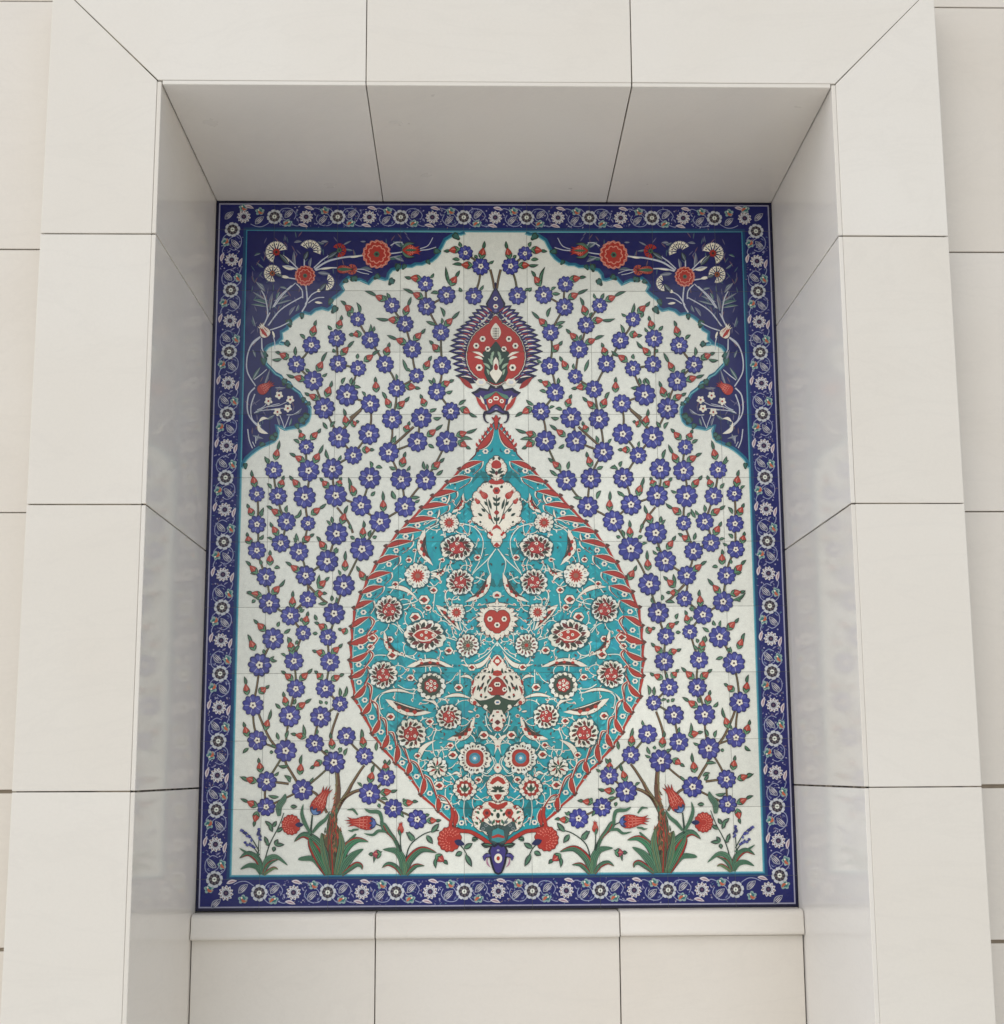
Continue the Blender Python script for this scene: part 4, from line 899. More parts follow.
for k, cx, cy, r in ROS:
    (x, y), = g(k, cx, cy); r = r / CR[k][2]
    n_ = 7
    for i in range(n_):
        a = 2 * PI * (i + random.uniform(-.3, .3)) / n_; cu = random.choice([-1, 1]) * random.uniform(.5, 1.1); ln = random.uniform(7, 14)
        P = [(x + r * .95 * math.cos(a), y + r * .95 * math.sin(a))]
        for t in (.35, .7, 1): P.append((P[0][0] + ln * t * math.cos(a + cu * t), P[0][1] + ln * t * math.sin(a + cu * t)))
        if not all(inside(*at(*p), inr_) for p in P): continue
        stroke(md, P, 1.7, 1.0, rgb(22, 88, 96), 4); stroke(md, P, .95, .6, rgb(206, 212, 200), 5)
        ex, ey = P[-1]; b = a + cu * 1.3
        md.p(leafp(ex, ey, ex + 4.4 * math.cos(b), ey + 4.4 * math.sin(b), 2.3, .2), CREAM, 6); md.p(leafp(ex + .6 * math.cos(b), ey + .6 * math.sin(b), ex + 3.4 * math.cos(b), ey + 3.4 * math.sin(b), 1.0, .2), random.choice([RED2, RED, DKG]), 7)
        mx, my = P[1]; md.p(leafp(mx, my, mx + 3.6 * math.cos(a - cu), my + 3.6 * math.sin(a - cu), 1.5, .2), random.choice([rgb(30, 70, 70), rgb(200, 206, 196)]), 6)
# saz leaves: white curved leaf with red/dark core
def saz(k, x0, y0, x1, y1, w, b, core=True):
    (a, c), (d, e) = g(k, x0, y0, x1, y1)
    md.p(leafp(a, c, d, e, w + 1.5, b, 10), rgb(34, 62, 62), 5)
    md.p(leafp(a, c, d, e, w, b, 10), CREAM, 6)
    if core:
        dx, dy = d - a, e - c
        md.p(leafp(a + dx * .16, c + dy * .16, a + dx * .86, c + dy * .86, w * .52, b * 1.1, 9), rgb(70, 44, 40), 8)
        nx, ny = -dy, dx
        for t in (.32, .5, .66):
            o = b * math.sin(PI * t) ; x, y = a + dx * t + nx * o, c + dy * t + ny * o
            md.p(blob(x, y, w * .26, w * .2, 10, math.atan2(dy, dx), 4, .2), RED, 9)
        L_ = math.hypot(dx, dy)
        for t in (.2, .35, .5, .65, .8):
            for sg in (-1, 1):
                o = b * math.sin(PI * t) + sg * w * .36 / L_; x, y = a + dx * t + nx * o, c + dy * t + ny * o
                md.p(leafp(x, y, x + dx / L_ * 1.6, y + dy / L_ * 1.6, .7), rgb(60, 80, 64), 8)
for v in (('F', 470, 245, 522, 475, 8.5, .2), ('F', 540, 722, 692, 885, 8, -.04), ('F', 885, 520, 720, 705, 7, -.16), ('H', 355, 232, 650, 235, 7.5, -.10), ('H', 222, 435, 512, 518, 9.5, .10), ('H', 608, 690, 785, 545, 8.5, .2), ('H', 430, 850, 542, 690, 5, -.2, False), ('H', 215, 5, 340, 165, 5.5, .2),
          ('H', 695, 215, 892, 130, 4.4, .25, False), ('H', 585, 425, 770, 435, 3.2, -.12, False), ('H', 185, 510, 190, 400, 2.6, -.3, False), ('H', 190, 400, 400, 405, 2.8, -.12, False), ('H', 450, 440, 560, 495, 3.4, -.2, False), ('F', 232, 612, 420, 680, 4.2, -.14, False), ('F', 640, 145, 712, 20, 6, .16),
          ('H', 850, 650, 905, 780, 4.2, -.3, False), ('F', 505, 520, 605, 468, 4.4, .3), ('F', 500, 540, 570, 580, 4, -.3, False), ('H', 690, 295, 775, 320, 2.8, -.2, False), ('H', 635, 910, 700, 920, 2.4, -.3, False), ('F', 310, 100, 320, 100, 1, 0, False), ('J', 560, 225, 640, 245, 2.2, 0, False), ('H', 740, 510, 775, 515, 1.8, 0, False),
          ('F', 600, 95, 625, 20, 1.8, .1, False), ('F', 545, 180, 560, 120, 1.8, .1, False), ('F', 380, 330, 395, 270, 1.8, .1, False)): saz(*v)
def small(k, x, y, r=3.4, ang=None):
    (cx, cy), = g(k, x, y)
    md.p(blob(cx, cy, r * 1.3, r * 1.15, 18, ang or 0, 6, .25), rgb(34, 66, 66), 6); md.p(blob(cx, cy, r * 1.15, r, 18, ang or 0, 6, .25), CREAM, 7); md.p(blob(cx, cy, r * .72, r * .6, 14, 0, 4, .3), RED2, 8); md.p(leafp(cx - r, cy, cx + r * .2, cy + r * .3, 1.2), DKG, 9)
for k, x, y, r in (('F', 370, 440, 3), ('F', 285, 592, 3.2), ('F', 800, 425, 3.4), ('F', 580, 440, 2.4), ('F', 525, 630, 3.6), ('F', 405, 380, 2), ('H', 380, 300, 3.6), ('H', 682, 362, 4), ('H', 500, 575, 3.8), ('H', 255, 545, 4), ('H', 645, 785, 4.4), ('H', 805, 940, 3.6), ('H', 765, 235, 3.6), ('H', 620, 130, 4), ('H', 265, 160, 4.6),
                   ('H', 250, 60, 3.4), ('F', 465, 690, 5), ('F', 490, 740, 3.4), ('F', 410, 800, 5), ('F', 140, 930, 4.4), ('F', 130, 985, 3.6), ('H', 840, 660, 4.4), ('H', 925, 870, 3.4), ('H', 425, 790, 3.4), ('H', 800, 540, 2), ('J', 560, 130, 4.6), ('H', 630, 725, 3.4), ('H', 350, 575, 2)): small(k, x, y, r)
# rosettes
def ros(k, cx, cy, r, typ, ry=None, ang=0):
    (x, y), = g(k, cx, cy); r = r / CR[k][2]; ry = (ry / CR[k][2]) if ry else r; q = ry / r
    E = lambda rr, a: (x + rr * r * math.cos(a) * 1, y + rr * ry * math.sin(a))
    n = 14 if r > 11 else 12
    md.p(blob(x, y, r * 1.05, ry * 1.05, 30), rgb(26, 88, 96), 9)
    md.p(blob(x, y, r * .84, ry * .84, 30, ang), CREAM, 10)
    for i in range(n):
        a = ang + 2 * PI * i / n + random.uniform(-.06, .06); rr = random.uniform(.93, 1.08); tw = random.uniform(.0, .16) if typ in ('dots', 'ring', 'eye', 'daisy') else .30
        md.p(leafp(*E(.45, a), *E(rr, a + tw), r * random.uniform(.38, .46), .06, 6, .66), random.choice([CREAM, WHITE, rgb(196, 198, 184)]), 11)
        md.p(leafp(*E(.86, a + PI / n + tw), *E(.66, a + PI / n + tw), r * .07), rgb(90, 84, 78), 12)
    if typ == 'daisy':
        md.p(blob(x, y, r * .56, ry * .56, n * 4, ang, n, .38), RED, 12); md.p(blob(x, y, r * .22, ry * .22, 12, 0, 6, .2), rgb(150, 92, 76), 13)
        for i in range(n): a = ang + 2 * PI * (i + .5) / n; md.p(leafp(*E(.62, a), *E(.92, a), r * .05), GREY, 12)
    elif typ in ('dots', 'swirl', 'ring'):
        for i in range(n):
            a = ang + 2 * PI * i / n; tw = .35 if typ == 'swirl' else .22
            md.p(leafp(*E(.52, a), *E(.86, a + tw), r * (.2 if typ != 'ring' else .12), .1), rgb(46, 56, 46) if i % 2 or typ == 'ring' else rgb(104, 40, 40), 12)
        if typ == 'ring': md.p(blob(x, y, r * .72, ry * .72, 30), rgb(52, 70, 60), 12)
        md.p(blob(x, y, r * .54, ry * .54, 28, ang, 7, .14), rgb(100, 40, 40), 13); md.p(blob(x, y, r * .48, ry * .48, 28, ang, 7, .14), rgb(170, 48, 48), 14)
        nd = 6 if typ == 'ring' else 3
        for i in range(nd):
            a = ang + .5 + 2 * PI * i / nd; c = E(.30, a)
            md.p(blob(*c, r * .115, r * .115, 12, 0, 6, .2), CREAM, 15); md.p(blob(*c, r * .045, r * .045, 6), MAR, 16)
        if typ == 'ring': md.p(blob(x, y, r * .1, r * .1, 12), CREAM, 15)
        for i in range(16):
            a = random.uniform(0, 6.28); rr = random.uniform(.1, .42); c = E(rr, a); md.p(leafp(*c, c[0] + random.uniform(-1.6, 1.6), c[1] + random.uniform(-1.6, 1.6), .8), random.choice([rgb(206, 110, 100), rgb(90, 34, 40), rgb(60, 60, 50), CREAM]), 15)
    elif typ == 'grey':
        for i in range(n): a = ang + 2 * PI * i / n; md.p(leafp(*E(.5, a), *E(.82, a + .2), r * .15), rgb(110, 50, 50), 12)
        md.p(blob(x, y, r * .52, ry * .52, 30, ang, 9, .3), rgb(92, 96, 84), 13)
        for i in range(9): a = ang + 2 * PI * i / 9; md.p(leafp(*E(.15, a), *E(.48, a), r * .07), rgb(150, 150, 130), 14)
        md.p(blob(x, y, r * .16, ry * .16, 10), RED, 15)
    elif typ == 'blade':
        for i in range(9): a = ang + 2 * PI * i / 9; md.p(leafp(*E(.2, a), *E(.78, a + .5), r * .2, .12), DKG if i % 3 else RED2, 12)
        md.p(blob(x, y, r * .22, ry * .22, 12), rgb(86, 130, 110), 13); md.p(blob(x, y, r * .1, ry * .1, 8), CREAM, 14)
    elif typ == 'eye':
        for i in range(n): a = ang + 2 * PI * i / n; md.p(leafp(*E(.7, a), *E(.86, a + .1), r * .12), rgb(70, 40, 44), 12)
        md.p(blob(x, y, r * .62, ry * .62, 24, PI / 4, 4, .12), RED2, 12); md.p(blob(x, y, r * .53, ry * .53, 24, PI / 4, 4, .2), RED, 13)
        md.p(blob(x, y, r * .36, ry * .36, 20), rgb(60, 130, 150), 14); md.p(blob(x, y, r * .2, ry * .2, 14), rgb(96, 170, 200), 15); md.p(blob(x, y, r * .09, ry * .09, 8), CREAM, 16)
    elif typ == 'cup':
        md.p(blob(x, y, r * .72, ry * .72, 36, ang, 9, .16), RED2, 12); md.p(blob(x, y, r * .46, ry * .46, 24, 0, 6, .3), CREAM, 13)
        md.p(leafp(x, y + r * .35, x, y - r * .4, r * .3), DKG, 14); md.p(leafp(x, y + r * .3, x - r * .4, y - r * .2, r * .2), GRN, 14); md.p(leafp(x, y + r * .3, x + r * .4, y - r * .2, r * .2), GRN, 14)
ros('F', 622, 207, 62, 'daisy'); ros('F', 425, 540, 80, 'daisy')
ros('F', 672, 362, 105, 'swirl', 82); ros('F', 690, 580, 84, 'swirl', 82, .4); ros('F', 245, 752, 88, 'swirl', 85); ros('F', 470, 915, 128, 'swirl', 100, .3); ros('H', 740, 98, 74, 'grey'); ros('F', 668, 770, 58, 'daisy')
ros('H', 208, 283, 88, 'swirl'); ros('H', 510, 350, 88, 'ring'); ros('H', 620, 545, 80, 'dots'); ros('H', 383, 652, 94, 'dots'); ros('H', 548, 865, 66, 'blade'); ros('H', 783, 805, 100, 'eye', 98); ros('J', 720, 148, 74, 'cup')
# red lens over the big left palmette
(x, y), = g('F', 478, 912); md.p(leafp(x - 14, y, x + 12, y, 13), CREAM, 17); md.p(leafp(x - 12.5, y, x + 10.5, y, 10.5), RED, 18)
for a, b in ((-4.5, 0), (0, -3), (0, 3), (7, 0)): md.p(blob(x + a, y + b, 1.6, 1.6, 10), CREAM, 19); md.p(blob(x + a, y + b, .6, .6, 6), MAR, 20)

# ---- motifs on the centre line: draw the left half, mirrored by the build
def half(k, pts, c, L):
    """left half outline, closed along the centre line"""
    P = [at(x, y) for x, y in g(k, *pts)]
    P = [(min(x, 0), z) for x, z in P]
    md_cur.m(P + ([(0, P[-1][1])] if P[-1][0] < 0 else []) + ([(0, P[0][1])] if P[0][0] < 0 else []), c, L)
    if c is CREAM and len(P) > 7:
        acc = 0
        for i in range(1, len(P)):
            (x0, z0), (x1, z1) = P[i - 1], P[i]; d = math.hypot(x1 - x0, z1 - z0); acc += d
            if acc < .0062 or d < 1e-5: continue
            acc = 0; cxm, czm = 0, (P[0][1] + P[-1][1]) / 2
            ux, uz = cxm - x1, czm - z1; l = math.hypot(ux, uz) or 1; ux, uz = ux / l, uz / l; ln = random.uniform(.004, .008)
            md_cur.m(leafp(x1 + ux * .002, z1 + uz * .002, x1 + ux * ln, z1 + uz * ln, random.uniform(.0012, .0026), .1, 5), random.choice([RED2, rgb(60, 56, 50), rgb(110, 60, 56), GRN]), L + 1)
    if len(P) > 5:
        oc = rgb(70, 50, 48) if c is CREAM else OUT
        A, B = strokep(P, .0021 if c is CREAM else .0014)
        for i in range(len(P) - 1): md_cur.m([A[i], A[i + 1], B[i + 1], B[i]], oc, L + 1)
def scallop(k, pts, bump=6, n=1):
    o = []
    for i in range(0, len(pts) - 3, 2):
        x0, y0, x1, y1 = pts[i:i + 4]; d = math.hypot(x1 - x0, y1 - y0); mx, my = (x0 + x1) / 2, (y0 + y1) / 2
        nx, ny = -(y1 - y0) / d, (x1 - x0) / d
        o += [x0, y0, x0 * .75 + x1 * .25 + nx * bump * .75, y0 * .75 + y1 * .25 + ny * bump * .75, mx + nx * bump, my + ny * bump, x0 * .25 + x1 * .75 + nx * bump * .75, y0 * .25 + y1 * .75 + ny * bump * .75]
    return o + list(pts[-2:])
def dot(a, k, x, y, r, c=None, c2=None, L=12, lob=6):
    (cx, cy), = g(k, x, y); s = CR[k][2]
    a.p(blob(cx, cy, r / s, r / s, 18, 0, lob, .2), c or CREAM, L)
    if c2: a.p(blob(cx, cy, r / s * .4, r / s * .4, 8), c2, L + 1)
md_cur = md
CX = 472
# m: bud above the tulip vase
half('m', scallop('m', (CX, 50, 440, 70, 405, 105, 385, 150, 392, 190, 420, 215, 445, 245, CX, 258), 8), CREAM, 10)
half('m', (CX, 85, 445, 95, 428, 120, 434, 150, CX, 160), RED, 12)
for p in ((462, 200, 408, 176), (466, 196, 425, 150), (455, 60, 440, 90), (448, 225, 405, 205)): (a, b), (c, d) = g('m', *p); md.p(leafp(a, b, c, d, 2.4), DKG, 12)
(a, b), (c, d) = g('m', 470, 215, 470, 175); md.p(leafp(a, b, c, d, 2.4), MAR, 12)
half('m', (CX, 262, 430, 245, 405, 262, 420, 285, CX, 292), RED, 13)
# tulip vase
half('m', scallop('m', (CX, 262, 425, 285, 380, 275, 340, 305, 310, 345, 275, 375, 285, 420, 262, 460, 270, 510, 290, 560, 262, 580, 310, 615, 350, 640, 385, 665, 415, 690, 395, 720, 430, 745, 440, 790, CX, 818), 9), CREAM, 10)
for x, y, r in ((CX, 342, 32),): dot(md, 'm', x, y, r, RED, MAR, 12)
(a, b), (c, d) = g('m', 395, 405, 325, 340); tulip(md, a, b, c, d, 6.4, 12, RED)
(a, b), (c, d) = g('m', 330, 450, 290, 405); tulip(md, a, b, c, d, 4.5, 12, RED)
(a, b), (c, d) = g('m', 425, 580, 405, 535); tulip(md, a, b, c, d, 3.4, 12, RED)
dot(md, 'm', CX, 525, 20, RED2, None, 12, 4)
for pts in ((CX, 640, CX, 500, CX, 380), (440, 600, 400, 470, 385, 400), (430, 560, 370, 490, 330, 440), (455, 620, 425, 580, 415, 560)): stroke(md, g('m', *pts), .9, .8, DKG, 11)
for p in ((CX, 430, 440, 395), (CX, 470, 445, 440), (400, 470, 370, 430), (430, 500, 405, 410), (380, 520, 345, 490), (355, 555, 315, 530), (CX, 600, 450, 560), (345, 600, 330, 610), (420, 300, 440, 320)):
    (a, b), (c, d) = g('m', *p); md.p(leafp(a, b, c, d, 2.6), DKG, 13)
half('m', (CX, 625, 445, 645, 428, 690, 440, 670, CX, 655), RED, 13)
for p in ((430, 700, 405, 690), (425, 720, 440, 700)): (a, b), (c, d) = g('m', *p); md.p(leafp(a, b, c, d, 3), RED, 13)
half('m', (CX, 775, 448, 800, CX, 815), RED, 13)
# n: red heart palmette
half('n', (476, 262, 445, 275, 438, 300, 450, 318, 476, 322), CREAM, 10); half('n', (476, 280, 458, 292, 456, 308, 476, 308), RED2, 12)
half('n', (476, 320, 462, 355, 380, 370, 400, 400, 330, 405, 345, 440, 300, 440, 340, 470, 290, 492, 335, 520, 300, 560, 345, 560, 340, 605, 375, 598, 385, 640, 415, 625, 435, 665, 450, 645, 476, 680), CREAM, 10)
half('n', scallop('n', (476, 440, 440, 420, 395, 435, 370, 480, 378, 530, 405, 575, 440, 595, 476, 615), 7), RED, 12)
for x, y in ((418, 495), (476, 545)): dot(md, 'n', x, y, 24, CREAM, OUT, 14)
for i in range(9):
    a = 2.0 + i * .28; x, y = 476 + 145 * math.cos(a), 510 + 130 * math.sin(a)
    (p, q), (r_, s_2) = g('n', x, y, 476 + 175 * math.cos(a), 510 + 158 * math.sin(a)); md.p(leafp(p, q, r_, s_2, .9), rgb(110, 60, 60), 12)
for p in ((476, 395, 430, 385), (476, 420, 440, 400)): (a, b), (c, d) = g('n', *p); md.p(leafp(a, b, c, d, 1), GREY, 12)
# o: the large central palmette
half('o', scallop('o', (476, 40, 440, 70, 420, 105, 400, 150, 365, 160, 340, 185, 310, 210, 285, 245, 268, 290, 262, 335, 265, 380, 250, 440, 300, 460, 350, 470, 400, 510, 430, 530, 410, 590, 440, 610, 440, 660, 476, 680), 8), CREAM, 10)
half('o', (476, 50, 440, 95, 476, 135), RED, 12); dot(md, 'o', 476, 95, 17, CREAM, None, 14)
half('o', (476, 170, 445, 178, 440, 210, 476, 220), RED, 12)
half('o', (476, 225, 440, 250, 405, 300, 400, 350, 430, 380, 476, 380), RED2, 12)
for x, y in ((472, 288), (421, 330)): dot(md, 'o', x, y, 21, CREAM, OUT, 14)
half('o', (476, 375, 440, 400, 385, 420, 330, 425, 285, 405, 330, 455, 400, 500, 430, 540, 445, 500, 476, 500), rgb(40, 70, 56), 12)
dot(md, 'o', 476, 438, 22, CREAM, rgb(60, 100, 150), 14); dot(md, 'o', 380, 475, 18, CREAM, None, 14); dot(md, 'o', 476, 520, 20, CREAM, RED2, 14)
half('o', (476, 585, 455, 605, 476, 625), MAR, 12); half('o', (476, 640, 450, 658, 476, 678), RED, 12)
for p in ((300, 300, 275, 380), (285, 250, 270, 300)): (a, b), (c, d) = g('o', *p); md.p(leafp(a, b, c, d, 2.4, .1), RED2, 12)
for x, y, X, Y in ((420, 240, 395, 290), (380, 210, 350, 260), (400, 190, 420, 175), (350, 300, 330, 350), (370, 270, 350, 330), (390, 300, 375, 360), (340, 370, 350, 400), (430, 200, 440, 150), (360, 180, 390, 165), (310, 240, 330, 215), (420, 600, 440, 570), (440, 560, 450, 540), (310, 340, 320, 290), (395, 390, 370, 405), (425, 250, 410, 215)):
    (a, b), (c, d) = g('o', x, y, X, Y); md.p(leafp(a, b, c, d, 2.2, .1), random.choice([DKG, RED2, OUT]), 13)
dot(md, 'o', 345, 320, 10, RED, None, 14); dot(md, 'o', 345, 375, 10, RED2, None, 14); dot(md, 'o', 290, 442, 18, RED, None, 13)
# q: lower column
half('q', (482, 25, 450, 60, 460, 95, 482, 110), CREAM, 10); dot(md, 'q', 482, 62, 10, RED, None, 12)
half('q', scallop('q', (482, 118, 440, 128, 410, 160, 390, 210, 405, 250, 395, 275, 430, 300, 450, 340, 482, 355), 7), CREAM, 10)
half('q', (482, 135, 440, 155, 415, 195, 440, 205, 482, 175), RED, 12); half('q', (482, 215, 470, 230, 472, 245, 482, 252), DKG, 12)
for p in ((480, 262, 430, 225), (478, 268, 420, 262), (470, 255, 455, 215)):
    (a, b), (c, d) = g('q', *p); md.p(leafp(a, b, c, d, 2.4, .1), DKG, 13); half('q', (482, 285, 450, 290, 465, 320, 482, 335), RED, 13)
half('q', scallop('q', (482, 352, 400, 345, 350, 380, 300, 400, 270, 460, 280, 520, 300, 570, 360, 600, 420, 640, 482, 650), 9), CREAM, 10)
half('q', (482, 372, 410, 348, 402, 370, 440, 405, 482, 418), RED, 12); dot(md, 'q', 392, 443, 38, RED, MAR, 12); half('q', (482, 505, 462, 500, 466, 520, 482, 526), RED, 12)
for pts in ((478, 600, 440, 540, 392, 470), (476, 590, 470, 540, 478, 500), (440, 590, 370, 540, 315, 480)): stroke(md, g('q', *pts), 1.0, .7, DKG, 12)
for p in ((430, 530, 400, 515), (435, 535, 455, 495), (400, 480, 365, 490), (360, 530, 330, 505), (350, 520, 360, 480), (330, 450, 300, 430), (350, 410, 330, 380), (440, 470, 425, 440), (445, 430, 470, 410), (320, 540, 290, 520)):
    (a, b), (c, d) = g('q', *p); md.p(leafp(a, b, c, d, 2.6, .1), random.choice([DKG, GRN, RED2]), 13)
(a, b), (c, d) = g('q', 482, 440, 482, 490); md.p(leafp(a, b, c, d, 3), DKG, 13)
half('q', (482, 540, 430, 555, 350, 505, 330, 580, 390, 600, 420, 690, 482, 710), rgb(60, 84, 84), 12)
half('q', (482, 570, 440, 590, 430, 670, 482, 690), rgb(56, 140, 146), 13); half('q', (482, 620, 430, 640, 440, 655, 482, 645), RED, 14)
for x, y in ((385, 545), (420, 520), (360, 575)): dot(md, 'q', x, y, 16, rgb(120, 132, 136), DKG, 14)
for x, y, X, Y in ((300, 470, 320, 500), (290, 430, 310, 440), (320, 400, 340, 420), (295, 520, 315, 545), (340, 400, 360, 385), (330, 530, 350, 500)):
    (a, b), (c, d) = g('q', x, y, X, Y); md.p(leafp(a, b, c, d, 1.6), RED2, 12)
# red chevron and blue vase at the foot
P1 = g('q', 100, 400, 105, 470, 90, 560, 160, 590, 250, 600, 330, 640, 400, 690, 430, 720)
stroke(md, P1, 3.6, 4.6, rgb(96, 32, 34), 11); stroke(md, P1, 2.8, 3.6, RED, 12)
for p in ((440, 715, 345, 705), (270, 650, 320, 665)): (a, b), (c, d) = g('q', *p); leaf(md, a, b, c, d, 4, 0, 13, DKG)
half('q', (484, 690, 455, 712, 430, 700, 418, 735, 405, 760, 412, 800, 424, 860, 440, 910, 458, 945, 484, 958), DKN, 13)
half('q', (484, 712, 456, 730, 436, 722, 420, 760, 428, 810, 444, 880, 464, 935, 484, 945), rgb(62, 54, 124), 14); (x, y), = g('q', 486, 822); md.p(blob(x, y, 3.9, 4.8, 16), CREAM, 16); md.p(blob(x, y, 1.6, 2.2, 10), RED, 17)
for p, w_ in (((430, 800, 352, 812), 5), ((380, 800, 372, 845), 3.4)):
    (a, b), (c, d) = g('q', *p); md.p(leafp(a, b, c, d, w_, .1), DKN, 13); md.p(leafp(a, b, c, d, w_ * .65, .1), rgb(70, 62, 132), 14)
(a, b), (c, d) = g('q', 425, 900, 400, 810); md.p(leafp(a, b, c, d, 1.6, -.2), rgb(176, 120, 150), 15); dot(md, 'q', 405, 795, 12, rgb(90, 90, 150), None, 15); dot(md, 'q', 484, 755, 9, LILAC, None, 15)
md.both(); md.build('medallion', panel, False, 'turquoise pointed medallion with a rim of red leaves, filled with rosettes')

# ------------------------------------------------ red palmette above the medallion
pm = Art(); md_cur = pm
half('k', (463, 100, 440, 140, 415, 190, 385, 240, 400, 300, 463, 330), DKN, 6); half('k', (463, 112, 445, 145, 422, 195, 398, 245, 410, 295, 463, 325), rgb(52, 44, 108), 7)
(a, b), (c, d) = g('k', 463, 140, 463, 60); pm.p(leafp(a, b, c, d, 3.4), DKN, 5)
dot(pm, 'k', 463, 265, 20, CREAM, RED2, 9); dot(pm, 'k', 463, 200, 17, CREAM, rgb(60, 60, 110), 9, 4); dot(pm, 'k', 463, 300, 10, rgb(120, 120, 170), None, 9)
tips = [(330, 255), (296, 288), (265, 315), (234, 352), (205, 395), (165, 430), (130, 460), (108, 502), (88, 548), (78, 594), (70, 640), (84, 695), (100, 745), (112, 795), (125, 845)]
bas = [(425, 325), (398, 350), (372, 372), (346, 398), (322, 424), (298, 452), (276, 484), (258, 522), (242, 562), (234, 604), (230, 650), (234, 704), (246, 760), (268, 812), (296, 868)]
for (tx, ty), (bx, by) in zip(tips, bas):
    (a, b), (c, d) = g('k', bx, by, tx, ty); L_ = math.hypot(c - a, d - b); ux, uy = (c - a) / L_, (d - b) / L_
    pm.p(leafp(a, b, c, d, 6.8, .04, 8, .40), DKN, 6); pm.p(leafp(a, b, a + (c - a) * .9, b + (d - b) * .9, 4.8, .04, 8, .40), rgb(46, 42, 112), 7)
    pm.p(leafp(a + ux * L_ * .15, b + uy * L_ * .15, a + (c - a) * .72, b + (d - b) * .72, 1.3, .08), CREAM, 9)
    pm.p(leafp(a - uy * 2.6, b + ux * 2.6, a - uy * 2.6 + (c - a) * .5, b + ux * 2.6 + (d - b) * .5, 1.4), RED2, 8)
body = (463, 330, 436, 362, 408, 402, 362, 430, 318, 462, 282, 498, 256, 540, 236, 585, 226, 630, 218, 675, 222, 725, 236, 775, 262, 820, 300, 858, 345, 882, 400, 905, 463, 935)
P_ = [at(x, y) for x, y in g('k', *body)]
A_, B_ = strokep([(x - .006, z) for x, z in P_[:-2]], .016, .014)
for i in range(len(A_) - 1): pm.m([A_[i], A_[i + 1], B_[i + 1], B_[i]], rgb(34, 32, 84), 8)
for i in range(1, len(P_) - 3):
    for t in (.25, .75):
        x = P_[i][0] * (1 - t) + P_[i + 1][0] * t - .009; z = P_[i][1] * (1 - t) + P_[i + 1][1] * t
        pm.m(leafp(x + .005, z - .001, x - .006, z + .004, .003, .1, 5), random.choice([CREAM, LILAC, RED2]), 9)
half('k', scallop('k', body, 5), CREAM, 10)
cen = lambda P, s, cx=463, cy=640: tuple(v for i in range(0, len(P), 2) for v in (cx + (P[i] - cx) * s, cy + (P[i + 1] - cy) * s))
half('k', scallop('k', cen(body, .96), 5), RED, 11)
(a, b), (c, d) = g('k', 463, 545, 463, 405); pm.p(leafp(a, b, c, d, 9.5, 0, 9), CREAM, 13)
for yy in range(450, 535, 14):
    for xx in (-18, -6, 6): (x, y), = g('k', 463 + xx, yy); pm.p(blob(x, y, .5, .5, 6), OUT, 14)
for x, y, r in ((357, 538, 26), (303, 595, 26), (399, 622, 24), (328, 778, 30)): dot(pm, 'k', x, y, r, CREAM, OUT, 13)
half('k', (463, 560, 425, 610, 360, 650, 350, 700, 375, 760, 370, 820, 400, 890, 463, 915), DKG, 12)
half('k', (463, 690, 445, 720, 440, 790, 410, 820, 430, 860, 463, 905), CREAM, 14); half('k', (463, 745, 450, 770, 455, 795, 463, 800), RED2, 15)
for p in ((370, 690, 265, 645), (360, 710, 285, 690), (440, 760, 400, 700), (420, 790, 360, 740), (430, 730, 425, 670), (410, 840, 390, 790), (450, 640, 440, 690)):
    (a, b), (c, d) = g('k', *p); pm.p(leafp(a, b, c, d, 2.6, .1), CREAM if p[0] < 380 else rgb(150, 176, 150), 14)
(a, b), (c, d) = g('k', 360, 900, 310, 870); pm.p(blob(a - 2, b, 5.5, 4, 16, 0, 6, .2), CREAM, 13); pm.p(blob(a - 2, b, 3, 2, 12, 0, 6, .2), PALE, 14)
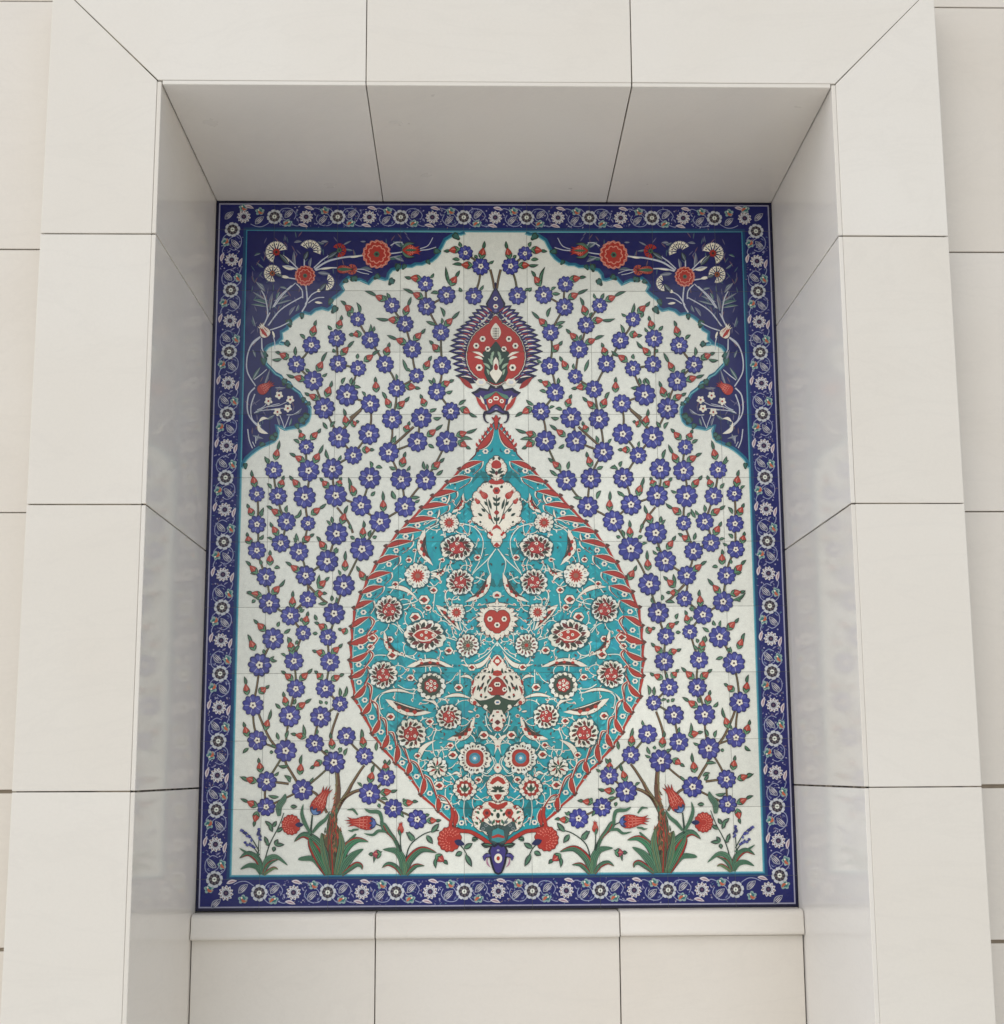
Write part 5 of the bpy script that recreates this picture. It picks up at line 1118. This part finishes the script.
# lower calyx (crop l)
(a, b), (c, d) = g('l', 300, 110, 130, 45); pm.p(leafp(a, b, c, d, 6), DKN, 8); (a, b), (c, d) = g('l', 275, 160, 160, 60); pm.p(leafp(a, b, c, d, 5), RED2, 8)
half('l', (463, 150, 420, 130, 400, 165, 330, 150, 300, 175, 262, 190, 300, 222, 352, 222, 385, 280, 408, 340, 463, 300), DKN, 9)
half('l', (463, 160, 425, 150, 410, 180, 340, 170, 310, 195, 280, 200, 300, 225, 350, 235, 380, 290, 463, 280), rgb(56, 44, 108), 10)
half('l', (463, 180, 430, 195, 375, 215, 360, 240, 463, 260), rgb(86, 130, 110), 12)
half('l', (463, 190, 425, 225, 385, 250, 395, 300, 420, 345, 463, 345), RED, 13)
(a, b), (c, d) = g('l', 390, 345, 300, 225); pm.p(leafp(a, b, c, d, 5), RED, 13)
(a, b), (c, d) = g('l', 370, 290, 335, 215); pm.p(leafp(a, b, c, d, 2.5), CREAM, 14)
for x, y in ((463, 240), (421, 263)): dot(pm, 'l', x, y, 19, CREAM, RED2, 14)
half('l', (463, 290, 430, 310, 410, 340, 370, 350, 362, 370, 420, 372, 463, 350), DKN, 14)
half('l', (463, 300, 440, 315, 415, 345, 385, 356, 420, 362, 463, 340), rgb(60, 50, 112), 15); dot(pm, 'l', 463, 330, 7, LILAC, None, 16)
stroke(pm, g('l', 378, 355, 368, 390, 382, 430, 408, 445), 3.2, .8, rgb(38, 34, 60), 13)
half('l', (463, 380, 450, 410, 432, 400, 452, 430, 455, 470, 463, 500), RED, 12); (a, b), (c, d) = g('l', 455, 420, 432, 395); pm.p(leafp(a, b, c, d, 2), RED2, 12)
pm.both(); pm.build('palmette', panel, False, 'red pointed palmette fringed with dark blue leaves')

# ------------------------------------------------------------------ light
w = bpy.data.worlds.new('World'); sc.world = w; w.use_nodes = True
nt = w.node_tree; sky = nt.nodes.new('ShaderNodeTexSky'); sky.sky_type = 'NISHITA'; sky.sun_disc = False
SE, SA = math.radians(44), math.radians(212)       # elevation, compass azimuth of the soft sun (from the front left)
sky.sun_elevation = SE; sky.sun_rotation = SA
sky.dust_density = 1.2; sky.air_density = 1.0; sky.ozone_density = .6
bg = nt.nodes['Background']; bg.inputs['Strength'].default_value = .088
nt.links.new(sky.outputs[0], bg.inputs[0])
sd = bpy.data.lights.new('sun', 'SUN'); sun = bpy.data.objects.new('sun', sd); COL.objects.link(sun)
sd.energy = 2.5; sd.angle = math.radians(125); sd.color = (1, .955, .885)
dv = Vector((math.sin(SA) * math.cos(SE), math.cos(SA) * math.cos(SE), math.sin(SE)))
sun.rotation_euler = dv.to_track_quat('Z', 'Y').to_euler()
sc.view_settings.view_transform = 'Standard'; sc.view_settings.look = 'None'; sc.view_settings.exposure = 0
